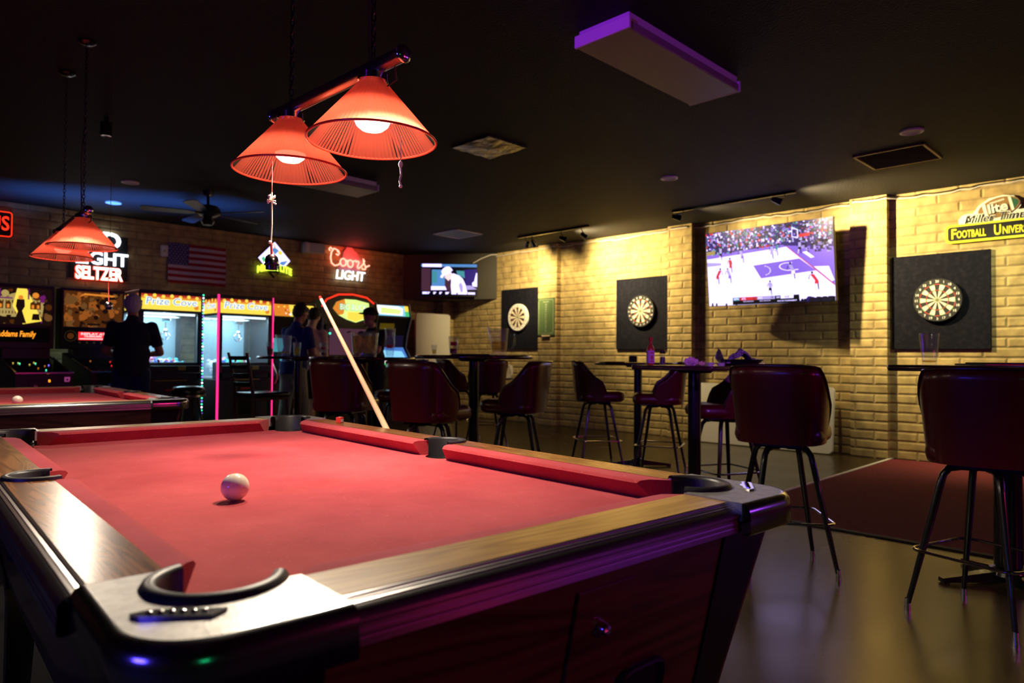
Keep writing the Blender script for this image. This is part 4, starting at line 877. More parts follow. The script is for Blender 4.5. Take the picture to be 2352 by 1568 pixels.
# ---------------------------------------------------------------- bar stools
def make_stool(label):
    t = thing('bar_stool', label, 'bar stool', (0, 0, 0), 0, 'oxblood vinyl bucket bar stools')
    # bucket back shell
    nu, nv = 28, 9; outer = []; inner = []
    for j in range(nv + 1):
        v = j / nv
        for i in range(nu + 1):
            ph = -1 + 2 * i / nu; a = R(118) * ph
            h = 1.045 - .30 * max(0, (abs(ph) - .42) / .58) ** 1.25 - .012 * (1 - math.cos(ph * 3))
            if abs(ph) > .33: h -= .018 * (abs(ph) - .33)
            z = .655 + (h - .655) * v
            k = .86 + .16 * (z - .655) / .39
            ex = .62
            X = .245 * k * math.copysign(abs(math.sin(a)) ** ex, math.sin(a)); Y = -.215 * math.copysign(abs(math.cos(a)) ** ex, math.cos(a)) * (1 if math.cos(a) > 0 else .55)
            Y -= .045 * (z - .655) / .39 * max(0, math.cos(a)) - .0
            outer.append((X, Y, z)); q = .88
            inner.append((X * q, Y * q + .0, z + (.012 if j == nv else 0)))
    for rowfix in range(nu + 1): pass
    W = nu + 1; fs = []
    for j in range(nv):
        for i in range(nu): fs.append([j * W + i, j * W + i + 1, (j + 1) * W + i + 1, (j + 1) * W + i])
    N = len(outer); fi = [[N + a for a in f[::-1]] for f in fs]
    rim = [[nv * W + i, nv * W + i + 1, N + nv * W + i + 1, N + nv * W + i] for i in range(nu)] + [[i + 1, i, N + i, N + i + 1] for i in range(nu)]
    rim += [[(j + 1) * W, N + (j + 1) * W, N + j * W, j * W] for j in range(nv)] + [[j * W + nu, N + j * W + nu, N + (j + 1) * W + nu, (j + 1) * W + nu] for j in range(nv)]
    m = MB(); m.add(outer + inner, fs + fi + rim, 'oxblood_vinyl'); sh = m.build('backrest', t, ang=80)
    m = MB(); m.tube([Vector(p) + Vector((0, 0, .004)) for p in outer[nv * W:]], .007, 'oxblood_dark', 8); m.build('piping', sh)
    # seat cushion
    m = MB(); o_ = [(x, y + .03) for x, y in rrect(.215, .225, .09)]
    m.sweep(o_, [(-.03, .655), (-.008, .665), (.0, .69), (-.004, .722), (-.018, .742), (-.05, .753)], 'oxblood_vinyl', True)
    m.prism([(p[0] * .785, .03 + (p[1] - .03) * .79) for p in o_], .656, .7525, 'oxblood_vinyl'); m.prism([(p[0] * .87, .03 + (p[1] - .03) * .87) for p in o_], .650, .66, 'black_plastic')
    m.build('seat', t, ang=70)
    MB().box((0, 0, .64), (.24, .24, .022), 'black_metal', bev=.004).build('swivel_plate', t)
    for k in range(4):
        a = R(45 + 90 * k); c, s_ = math.cos(a), math.sin(a)
        prof = [(.03, .628), (.09, .630), (.135, .622), (.158, .595), (.170, .55), (.205, .40), (.24, .26), (.295, .035)]
        MB().tube([(r * c, r * s_, z) for r, z in prof], [.015, .015, .0155, .0155, .0155, .015, .0135, .0105], 'black_metal', 12).build('leg', t)
        lg = t_last = None
        f = MB().lathe([(0, 0), (.013, 0), (.013, .012), (.010, .035), (.010, .055)], 'chrome', 14, (.298 * c, .298 * s_, 0)).build('foot_cap', t)
    ringp = []
    for k in range(4):
        a0 = 90 * k; r = .262
        cx, cy = (r - .05) * math.copysign(1, math.cos(R(a0 + 45))) * .72, (r - .05) * math.copysign(1, math.sin(R(a0 + 45))) * .72
        ringp += [(cx + .055 * math.cos(R(a0 + 15 * q)), cy + .055 * math.sin(R(a0 + 15 * q)), .268) for q in range(7)]
    MB().tube(ringp, .0065, 'chrome', 10, True).build('foot_ring', t)
    return t
G = 'oxblood vinyl bucket bar stools'
SL = [(3.585, 1.575, 12, 'bar stool with wide oxblood back facing away, right beyond the pool table corner'),
      (3.49, .66, 10, 'bar stool at the right edge seen from behind, nearest the camera'),
      (5.56, 4.34, -45, 'bar stool in profile by the wall, facing right, left of the wall-side table'),
      (5.66, 3.67, 125, 'bar stool in profile by the wall, facing left, right of the wall-side table'),
      (4.74, 2.52, 135, 'bar stool mostly hidden behind the table with the hot sauce'),
      (2.93, 3.72, 12, 'bar stool with its back turned left of the half full pitcher table'),
      (2.98, 4.86, 30, 'bar stool with its back turned directly behind the leaning cue stick'),
      (3.92, 3.86, 112, 'bar stool turned away with blue glints, right of the half full pitcher table'),
      (5.86, 6.30, 60, 'bar stool far behind the half full pitcher table, right of its post'),
      (5.99, 7.02, -20, 'bar stool far behind the half full pitcher table, left of its post'),
      (4.02, 5.55, 150, 'bar stool in deep shadow under the table with the full pitcher')]
s0 = make_stool(SL[0][3]); s0.location = (SL[0][0], SL[0][1], 0); s0.rotation_euler = (0, 0, R(SL[0][2] - 90))
stools = [s0] + [dup(s0, (x, y, 0), R(a - 90), lb, G) for x, y, a, lb in SL[1:]]
for st, sw in zip(stools, (25.5, -27, 8, -12, 20, 30, 5, 14, 0, 25, 0)):   # the seats swivel on their leg frames
    for c in kids(st):
        if c.name.split('.')[0] in ('leg', 'foot_cap', 'foot_ring'): c.rotation_euler = (0, 0, R(sw))
# backless round stool, ladder back chair
t = thing('round_stool', 'backless round black vinyl stool in front of the first claw machine', 'stool', (2.83, 7.75, 0))
MB().lathe([(0, .64), (.155, .64), (.168, .66), (.168, .70), (.15, .735), (.08, .748), (0, .75)], 'black_vinyl', 40).build('seat', t, ang=80)
MB().lathe([(.160, .632), (.172, .635), (.172, .655), (.160, .66)], 'chrome', 40).build('chrome_band', t)
for k in range(4):
    a = R(45 + 90 * k); MB().tube([(.10 * math.cos(a), .10 * math.sin(a), .64), (.22 * math.cos(a), .22 * math.sin(a), 0)], .012, 'black_metal', 10).build('leg', t)
MB().tube([(.19 * math.cos(q * .2618), .19 * math.sin(q * .2618), .22) for q in range(24)], .008, 'chrome', 8, True).build('foot_ring', t)
t = thing('bar_chair', 'tall dark ladder-back bar chair with a padded black seat before the claw machine', 'chair', (3.16, 6.74, 0), R(-86))
MB().box((0, .02, .69), (.40, .40, .05), 'black_vinyl', bev=.02, seg=3).build('seat', t, ang=60)
MB().box((0, .02, .655), (.38, .38, .03), 'wood_dark', bev=.004).build('seat_frame', t)
for s_ in (-1, 1):
    MB().tube([(s_ * .18, -.20, 0), (s_ * .17, -.17, .40), (s_ * .17, -.17, .68), (s_ * .175, -.205, .90), (s_ * .18, -.25, 1.11)], [.016, .018, .018, .016, .014], 'wood_dark', 10).build('back_post', t)
    MB().tube([(s_ * .19, .21, 0), (s_ * .175, .19, .66)], [.013, .017], 'wood_dark', 10).build('leg', t)
    MB().tube([(s_ * .19, -.18, .25), (s_ * .19, .20, .25)], .009, 'wood_dark', 8).build('stretcher', t)
MB().tube([(-.19, .205, .20), (.19, .205, .20)], .010, 'chrome', 8).build('footrest', t)
for k, z in enumerate((.80, .885, .97, 1.055)):
    y = -.185 - (z - .78) * .20; n = 8
    vs = []; 
    for i in range(n + 1):
        x = -.175 + .35 * i / n; bow = -.025 * (1 - (x / .175) ** 2)
        vs += [(x, y + bow, z - .02), (x, y + bow - .012, z - .02), (x, y + bow - .012 - .008, z + .02), (x, y + bow - .008, z + .02)]
    fs = [[i * 4 + j, (i + 1) * 4 + j, (i + 1) * 4 + (j + 1) % 4, i * 4 + (j + 1) % 4] for i in range(n) for j in range(4)] + [[0, 1, 2, 3], [n * 4 + 3, n * 4 + 2, n * 4 + 1, n * 4]]
    MB().add(vs, fs, 'black_metal').build('slat', t, ang=40)

# ---------------------------------------------------------------- glasses, pitchers and things on the tables
def pint(loc, label, fill=0., m='beer', h=.15, r=.044, rb=.030, grp='drinking glasses on the pub tables', prints=None, name='pint_glass'):
    t = thing(name, label, 'glass', loc, 0, grp)
    MB().lathe([(0, .0), (rb, 0), (rb + (r - rb) * .1, h * .1), (r, h), (r - .002, h + .001), (r - .004, h), (rb - .001, .014), (0, .012)], 'glass', 28).build('glass_body', t, ang=50)
    if fill:
        f = fill; rr = rb + (r - rb) * (f)
        MB().lathe([(0, .0135), (rb - .002, .0145), (rr - .0055, h * f), (0, h * f)], m, 26).build('drink', t, ang=50)
    if prints:
        b = MB(); b.lathe([(rb + (r - rb) * .52 + .0006, h * .50), (rb + (r - rb) * .70 + .0006, h * .70)], prints, 24, (0, 0, 0), 190, 270); b.build('printed_band', t)
    return t
def pitcher(loc, rz, label, fill, h=.225, r0=.062, r1=.078, hr=1.):
    t = thing('beer_pitcher', label, 'pitcher', loc, rz, 'beer pitchers')
    n = 40; vs = []; 
    prof = [(r0 * .98, 0), (r0 * 1.02, .012), (r0, .024), (r0 + (r1 - r0) * .5, h * .5), (r1, h), (r1 - .004, h + .001), (r0 + (r1 - r0) * .5 - .004, h * .5), (r0 - .005, .030), (0, .028)]
    for i in range(n):
        a = 2 * math.pi * i / n; sp_ = max(0, math.cos(a)) ** 8
        for k, (r, z) in enumerate(prof):
            f = (z / h) ** 3; vs.append(((r + .026 * sp_ * f) * math.cos(a) * (1 + (.012 if i % 2 and z < h * .9 else 0)), (r + .0 * f) * math.sin(a), z + .012 * sp_ * f))
    P = len(prof); fs = [[i * P + p, ((i + 1) % n) * P + p, ((i + 1) % n) * P + p + 1, i * P + p + 1] for i in range(n) for p in range(P - 1)]
    MB().add(vs, fs, 'plastic_clear').build('pitcher_body', t, ang=50)
    MB().tube([(-r1 + .004, 0, h * .9), (-r1 - .03, 0, h * .92), (-r1 - .052 * hr, 0, h * .80), (-r1 - .050 * hr, 0, h * .45), (-r1 - .03, 0, h * .25), (-r0 - .002, 0, h * .18)], .0085, 'plastic_clear', 10).build('handle', t)
    if fill:
        rr = r0 + (r1 - r0) * fill - .0055
        MB().lathe([(0, .0285), (r0 - .006, .031), (rr, h * fill), (0, h * fill)], 'beer', 36).build('beer', t, ang=50)
    return t
pint((3.50, 7.25, 1.0755), 'pint glass with a red and gold drink farthest left on the back table', .55, 'cola_red', prints='print_red')
pitcher((3.58, 7.08, 1.0755), R(135), 'nearly empty ribbed plastic pitcher on the back table', .22)
pint((3.70, 7.02, 1.0755), 'pint glass of beer right of the nearly empty pitcher', .6)
pint((4.00, 6.98, 1.0755), 'pint glass with red print in front of the person in the pink shirt', .3, 'cola_red', prints='print_red')
pitcher((3.30, 5.08, 1.0755), R(-100), 'large full pitcher of beer behind the top of the cue stick', .86, .205, .100, .118)
g = pint((3.435, 4.900, 1.0755), 'tall stack of two printed glasses touching the full pitcher', 0, h=.15, prints='print_red')
b = MB(); b.lathe([(0, .085), (.034, .085), (.047, .245), (.043, .245), (.032, .10), (0, .098)], 'glass', 26); b.build('upper_glass', g)
pint((3.69, 4.37, 1.0955), 'printed pint glass with red band on the table left of the half full pitcher', .35, 'cola_red', h=.155, prints='print_red')
pitcher((4.00, 4.15, 1.0955), R(135), 'half full pitcher of beer in front of the first dartboard panel', .52)
pint((3.72, 4.66, 1.0955), 'small narrow glass of beer before the upright white table', .55, 'beer_gold', h=.085, r=.026, rb=.017, name='small_glass')
pint((3.80, .945, 1.0585), 'empty pint glass with a little beer on the square table at the right', .14, 'beer_gold', h=.152, r=.043)
t = thing('menu_folder', 'dark flat menu folder lying on the half full pitcher table', 'menu', (3.95, 4.40, 1.0955), R(30), 'menus on the tables'); MB().box((0, 0, .006), (.22, .34, .012), 'black_vinyl', bev=.002).build('cover', t)
t = thing('menu_folder', 'dark flat menu on the wall-side table beside the black holder', 'menu', (5.55, 4.16, 1.0405), R(-40), 'menus on the tables'); MB().box((0, 0, .004), (.20, .30, .008), 'black_vinyl', bev=.002).build('cover', t)
t = thing('menu_folder', 'dark menus on the square table at the right edge', 'menu', (3.96, .66, 1.0585), R(-45), 'menus on the tables'); MB().box((0, 0, .004), (.36, .22, .008), 'black_vinyl', bev=.002).build('cover', t); MB().box((.05, .03, .011), (.34, .2, .006), 'black_plastic', rot=(0, 0, R(8)), bev=.002).build('page', t)
t = thing('napkin_holder', 'small square black holder on the wall-side pub table', 'napkin holder', (5.66, 3.98, 1.0405), R(-45)); MB().box((0, 0, .031), (.075, .05, .06), 'black_plastic', bev=.004).build('case', t); MB().box((0, 0, .0625), (.06, .03, .003), 'paper_white').build('napkins', t)
ZD = 1.0355
t = thing('hot_sauce_bottle', 'hot sauce bottle with a purple lit label and red cap on the front pub table', 'bottle', (3.96, 2.64, ZD))
MB().lathe([(0, 0), (.024, 0), (.0255, .004), (.0255, .105), (.022, .118), (.0115, .140), (.0105, .165), (0, .165)], 'hot_sauce', 26).build('bottle_body', t, ang=60)
MB().lathe([(.0262, .014), (.0262, .098)], 'purple_label', 26).build('label', t)
b = MB(); Mx = b.M
for k, (z, h_) in enumerate(((.083, .010), (.05, .03), (.025, .008))):
    b.box((-.0265 * .62, -.0265 * .78, z), (.002, .022 if k != 1 else .014, h_), 'print_red', rot=(0, 0, R(50)))
b.build('print', t); MB().lathe([(.0125, .160), (.0135, .163), (.0135, .184), (.010, .188), (0, .188)], 'red_cap', 20).build('cap', t)
def shaker(loc, m, label):
    t = thing('shaker', label, 'shaker', loc, 0, 'shakers beside the hot sauce')
    MB().lathe([(0, 0), (.022, 0), (.023, .01), (.020, .075), (.018, .080), (0, .080)], 'glass', 20).build('jar', t); MB().lathe([(0, .004), (.018, .004), (.017, .055), (0, .055)], m, 16).build('contents', t)
    MB().lathe([(.019, .078), (.020, .08), (.020, .098), (.012, .104), (0, .105)], 'oxblood_dark', 20).build('lid', t)
shaker((4.05, 2.605, ZD), 'wood_dark', 'pepper shaker just right of the hot sauce bottle')
shaker((4.03, 2.70, ZD), 'paper_white', 'salt shaker partly hidden left behind the hot sauce bottle')
t = thing('food_basket', 'black oval food basket with crumpled checkered paper on the front pub table', 'basket', (4.40, 2.22, ZD), R(-45))
b = MB(); n = 40; vs = []; 
for i in range(n):
    a = 2 * math.pi * i / n; 
    for k, (f, z) in enumerate(((.70, .0), (.78, .012), (1.0, .042), (1.04, .043), (.99, .044), (.76, .014), (.0, .006))): vs.append((.155 * f * math.cos(a), .10 * f * math.sin(a), z))
P = 7; b.add(vs, [[i * P + p, ((i + 1) % n) * P + p, ((i + 1) % n) * P + p + 1, i * P + p + 1] for i in range(n) for p in range(P - 1)], 'black_plastic'); b.build('basket_body', t, ang=40)
def checker():
    m = mat('checker_paper', (.6, .5, .65), .7); nt, N, L, bb_ = nodes_of(m); tc = N.new('ShaderNodeTexCoord'); c = N.new('ShaderNodeTexChecker'); c.inputs['Scale'].default_value = 110
    c.inputs[1].default_value = (.55, .48, .62, 1); c.inputs[2].default_value = (.03, .02, .04, 1); mp = N.new('ShaderNodeMapping'); mp.inputs['Rotation'].default_value = (.6, .4, .5); L.new(tc.outputs['Object'], mp.inputs[0]); L.new(mp.outputs[0], c.inputs[0]); L.new(c.outputs[0], bb_.inputs['Base Color'])
checker()
b = MB(); nx, ny = 30, 16; vs = []
random.seed(4)
for j in range(ny + 1):
    for i in range(nx + 1):
        u, v = i / nx, j / ny; x = -.15 + .27 * u; y = -.07 + .14 * v
        hgt = .020 + .105 * max(0, 1 - abs(u - .56) / .42) ** 1.1 * (1 - .45 * abs(v - .5) * 2) + .105 * max(0, 1 - u / .10) * (1 - abs(v - .4)) + .006 * math.sin(u * 23 + v * 11) + .006 * math.sin(v * 17 - u * 7)
        vs.append((x, y, hgt))
b.add(vs, [[j * (nx + 1) + i, j * (nx + 1) + i + 1, (j + 1) * (nx + 1) + i + 1, (j + 1) * (nx + 1) + i] for j in range(ny) for i in range(nx)], 'checker_paper'); b.build('checkered_paper', t, ang=25)
def crumple(loc, s_, m, label, seed):
    random.seed(seed); bm = bmesh.new(); bmesh.ops.create_icosphere(bm, subdivisions=3, radius=1)
    for v in bm.verts:
        k = 1 + .28 * math.sin(v.co.x * 7 + seed) * math.sin(v.co.y * 9) + .14 * random.random(); v.co = Vector((v.co.x * s_[0] * k, v.co.y * s_[1] * k, max(0, (v.co.z + .75) * s_[2] * k)))
    bm.verts.index_update(); b = MB(); b.add([v.co for v in bm.verts], [[v.index for v in f.verts] for f in bm.faces], m); bm.free()
    o = b.build('crumpled_napkin', None, loc, ang=15); return tag(o, label, 'napkin', 'crumpled napkins on the front pub table')
crumple((4.15, 2.45, ZD), (.05, .035, .028), 'pink_shirt', 'crumpled pinkish napkin between the shakers and the food basket', 2)
crumple((4.20, 2.40, ZD), (.035, .025, .014), 'art_tan' if False else 'cream', 'small crumpled tan napkin next to the white cups', 5)
def dish(loc, r, label):
    t = thing('sauce_cup', label, 'cup', loc, 0, 'sauce cups on the front pub table'); MB().lathe([(0, 0), (r * .7, 0), (r, .018), (r * 1.03, .019), (r * .93, .016), (r * .66, .004), (0, .004)], 'paper_white', 24).build('cup', t, ang=60); MB().lathe([(r * .62, .006), (r * .80, .012), (0, .013)], 'cola_red', 20).build('sauce', t)
dish((4.24, 2.355, ZD), .030, 'white sauce cup left of the food basket, nearer the napkins'); dish((4.285, 2.30, ZD), .032, 'white sauce cup touching the left end of the food basket')
t = thing('serving_tray', 'dark shiny tray under the napkins and cups on the front pub table', 'tray', (3.94, 2.40, ZD), R(-45)); MB().box((0, .02, .002), (.34, .16, .004), 'black_plastic', bev=.001).build('tray_base', t)
bpy.data.objects.remove(kids(t)[0]); bpy.data.objects.remove(t)

# folding tables stored against the walls
def fold_table(label, M, length, width):
    t = thing('folding_table', label, 'folding table', group='white folding tables stored by the walls', M=M)
    o_ = rrect(length / 2, width / 2, .05); MB().prism(o_, .0, .045, 'plastic_white').build('tabletop', t)
    b = MB(); b.tube([(-length / 2 + .25, -width / 2 + .08, -.012), (-length / 2 + .25, width / 2 - .08, -.012), (-length / 2 + .85, width / 2 - .08, -.012)], .010, 'steel_brushed', 8)
    b.tube([(length / 2 - .25, -width / 2 + .08, -.012), (length / 2 - .25, width / 2 - .08, -.012), (length / 2 - .85, width / 2 - .08, -.012)], .010, 'steel_brushed', 8); b.build('folded_legs', t)
    return t
fold_table('white plastic folding table standing upright by the corner under the small television', frame((7.80, 9.84, .93), (0, 0, 1), (-1, 0.02, .0)) , 1.85, .76)
fold_table('white plastic folding table on its side along the wall below the big television', frame((8.22, 3.92, .385), (0, -1, 0), (-.06, 0, -1) if False else (.10, 0, 1)), 1.83, .76)
b = MB()
for k in range(5): b.tube([(.0, .075 * math.cos(a) * (1 - k * .1), .11 * math.sin(a)) for a in [2 * math.pi * q / 20 for q in range(20)]], .005, 'cable_white', 6, True); b.M = Matrix.Translation((.0, -.02 * (k + 1), .0))
o = b.build('coiled_cable', None, (XW - .012, 8.45, .84)); tag(o, 'coil of pale cable hanging low on the wall below the first dartboard', 'cable')

# ---------------------------------------------------------------- arcade machines along the far wall
def art(b, w_, h_, z, seed, cols, n=70, big=.16):
    random.seed(seed)
    for i in range(n):
        x = (random.random() - .5) * w_ * .92; y = (random.random() - .5) * h_ * .92; s_ = (.03 + random.random() * big) * h_ * (1.15 - i / n)
        k = random.choice((5, 6, 7)); a0 = random.random() * 6
        b.poly([(max(-w_ / 2, min(w_ / 2, x + s_ * (.7 + .5 * random.random()) * math.cos(a0 + 6.283 * q / k))), max(-h_ / 2, min(h_ / 2, y + s_ * (.7 + .5 * random.random()) * math.sin(a0 + 6.283 * q / k)))) for q in range(k)], random.choice(cols), z + i * 2e-5)
def pinball(x0, x1, bx0, bx1, label, kind):
    yf, yb = 8.50, 9.80; xc = (x0 + x1) / 2; hw = (x1 - x0) / 2
    t = thing('pinball_machine', label, 'pinball machine', (xc, yf, 0), 0, 'pinball machines')
    b = MB(); L = yb - yf
    b.add([(-hw, 0, .55), (hw, 0, .55), (hw, L, .60), (-hw, L, .60), (-hw, 0, .88), (hw, 0, .88), (hw, L, 1.10), (-hw, L, 1.10)], [[0, 1, 5, 4], [1, 2, 6, 5], [2, 3, 7, 6], [3, 0, 4, 7], [0, 3, 2, 1]], 'arcade_black'); b.build('cabinet', t, smooth=False)
    b = MB(); b.add([(-hw - .001, .02, .58), (-hw - .001, L, .62), (-hw - .001, L, 1.08), (-hw - .001, .02, .87)], [[3, 2, 1, 0]], 'arcade_side'); b.build('side_art', t, smooth=False)
    b = MB(); b.add([(-hw + .02, .03, .882), (hw - .02, .03, .882), (hw - .02, L - .45, 1.03), (-hw + .02, L - .45, 1.03)], [[0, 1, 2, 3]], 'black_glass'); b.build('playfield_glass', t, smooth=False)
    b = MB(); sl = (1.03 - .882) / (L - .48)
    b.tube([(-hw + .01, 0.02, .887), (-hw + .01, L - .45, 1.035)], .009, 'chrome', 8); b.tube([(hw - .01, 0.02, .887), (hw - .01, L - .45, 1.035)], .009, 'chrome', 8); b.build('side_rails', t)
    MB().box((0, .01, .884), (2 * hw + .01, .05, .022), 'chrome', bev=.005).build('lockbar', t)
    b = MB(); random.seed(kind + 20)
    for i in range(10 if kind == 1 else 4):
        x, y = (random.random() - .5) * hw * 1.5, .15 + random.random() * .55; b.ball((x, y, .882 + sl * (y - .03) + .006), (.0075, .0075, .004), random.choice(['art_yellow', 'art_lime', 'led_green', 'art_orange', 'led_blue'] if kind == 1 else ['dot_red', 'art_orange']), 8, 5)
    b.build('playfield_lamps', t)
    for sx in (-1, 1):
        for yy, zz in ((.06, .60), (L - .06, .62)): MB().tube([(sx * (hw - .02), yy, zz), (sx * (hw - .005), yy + (-.015 if yy < .5 else .015), 0)], .018, 'chrome_dark', 8).build('leg', t)
    b = MB(); b.box((-.04, -.003, .70), (.20, .008, .22), 'arcade_black', bev=.003); b.box((-.08, -.009, .74), (.03, .006, .04), 'chrome'); b.build('coin_door', t)
    if kind == 1:
        MB().box((hw - .055, -.004, .815), (.05, .006, .05), 'purple_tag').build('tag_card', t); MB().box((hw - .055, -.0075, .812), (.018, .002, .018), 'arcade_black').build('tag_hole', t)
        MB().ball((.04, -.004, .80), (.013, .006, .016), 'amber', 10, 8).build('start_button', t)
    MB().lathe([(0, 0), (.01, 0), (.008, -.03), (.016, -.05), (0, -.055)], 'chrome', 12).build('plunger', t, (hw - .03, 0, .80)).rotation_euler = (R(-90), 0, 0)
    # back box
    cx = (bx0 + bx1) / 2 - xc; bw = bx1 - bx0; bo = 9.40 - yf
    MB().box((cx, bo + .14, 1.50), (bw, .26, .72), 'arcade_black', bev=.008).build('back_box', t)
    MB().box((0, bo + .14, 1.06), (2 * hw - .06, .24, .22), 'arcade_black').build('neck', t)
    bxM = Matrix.Translation((cx, bo + .008, 1.615)) @ Matrix.Rotation(R(90), 4, 'X')
    bk = MB(); bk.M = bxM; w_, h_ = bw - .06, .42
    if kind == 1:
        bk.rect(-w_ / 2, -h_ / 2, w_ / 2, h_ / 2, 'art_dark', 0)
        bk.poly([(-.3, -.12), (.22, -.12), (.24, .06), (.0, .16), (-.3, .06)], 'art_cream', .0005)
        art(bk, w_, h_, .0006, 31, ['art_brown', 'art_dark', 'art_tan', 'art_dark', 'art_purple', 'art_brown'], 70, .05)
        bk.poly([(-.28, -.10), (.20, -.10), (.22, .05), (.0, .13), (-.28, .05)], 'art_cream', .0022)
        for i in range(34):
            x = -.27 + (i % 17) * .029; y = -.085 if i < 17 else .035
            bk.rect(x, y, x + .012, y + .03, 'art_tan' if i % 3 else 'art_brown', .0024)
        bk.M = bxM @ Matrix.Translation((0, 0, .002))
        bk.poly([(-.02, .20), (.07, .20), (.22, -.16), (.04, -.20), (-.06, .0)], 'art_yellow', .0007)
        for x in (-.24, -.17, -.10, .13, .18): bk.poly([(x - .025, -.03), (x + .025, -.03), (x + .025, .04), (x, .06), (x - .025, .04)], 'art_brown', .0010); bk.rect(x - .012, -.02, x + .012, .02, 'art_orange', .0012)
        for x in (.28,): bk.disc(x, .0, .035, 'art_brown', .001); bk.disc(x, -.12, .04, 'art_tan', .001)
        bk.disc(.155, .13, .032, 'art_orange', .0012); bk.disc(-.13, .14, .036, 'art_cream', .0012)
        for q in ([(-.17, .08), (-.06, .08), (-.06, .095), (-.17, .095)], [(-.185, .08), (-.17, .08), (-.17, .19), (-.185, .19)], [(.08, .08), (.095, .08), (.095, .2), (.08, .2)]): bk.poly(q, 'art_purple', .0014)
        bk.poly([(-.02, .08), (.05, .08), (.055, .0), (.03, -.05), (.07, -.19), (-.05, -.19), (-.01, -.06), (-.03, .0)], 'art_dark', .0016); bk.disc(.015, .10, .024, 'art_orange', .0018)
        bk.poly([(-.3, -.19), (-.1, -.19), (-.12, -.13), (-.2, -.10), (-.28, -.13)], 'art_dark', .0013); bk.poly([(.12, -.15), (.2, -.15), (.19, -.08), (.13, -.08)], 'art_dark', .0015)
    else:
        bk.rect(-w_ / 2, -h_ / 2, w_ / 2, h_ / 2, 'art_brown', 0); art(bk, w_, h_, .001, 9, ['art_brown', 'art_tan', 'art_brown', 'art_tan', 'art_dark', 'art_rust', 'art_brown', 'art_rust', 'art_dark'], 120, .20)
        bk.poly([(-.16, .14), (-.10, .17), (.2, .16), (.24, .18), (-.1, .19)], 'art_orange', .004); bk.rect(-.07, -.19, .07, -.165, 'art_dark', .004)
    bk.build('backglass', t, smooth=False)
    sp_ = MB(); sp_.M = Matrix.Translation((cx, bo + .006, 1.295)) @ Matrix.Rotation(R(90), 4, 'X')
    if kind == 1:
        sp_.rect(-.3, -.08, .3, .08, 'matte_black', 0); sp_.build('speaker_panel', t)
        q = MB(); q.M = sp_.M; q.text('Addams Family', 'amber', -.02, .0, .085, .004, wd=.37, shear=.15, bold=.018); q.build('dot_display', t, smooth=False)
    else:
        sp_.rect(-.3, -.09, .3, .09, 'black_sign', 0); sp_.tube([(-.235 + .06 * math.cos(a), .06 * math.sin(a), .003) for a in [q * .314 for q in range(20)]], .006, 'gold', 6, True); sp_.disc(-.235, 0, .035, 'art_brown', .003)
        for i in range(5): sp_.disc(-.14 + i * .075, -.075, .012, 'gold', .003)
        sp_.build('speaker_panel', t)
        q = MB(); q.M = sp_.M; q.rect(-.155, -.045, .155, .05, 'dot_red', .003); q.text('REPLAY AT', 'dot_pink', .0, .028, .026, .005, wd=.26, bold=.03); q.text('10,000,000', 'dot_pink', .0, -.002, .026, .005, wd=.18, bold=.03); q.rect(-.145, -.036, .145, -.026, 'dot_pink', .005); q.build('dot_display', t, smooth=False)
    return t
pinball(1.41, 1.92, 1.24, 1.925, 'pinball machine at the far left with orange lit lettering and a yellow backglass', 1)
pinball(2.09, 2.60, 1.985, 2.66, 'pinball machine behind the grey haired man with a red lit score display', 2)

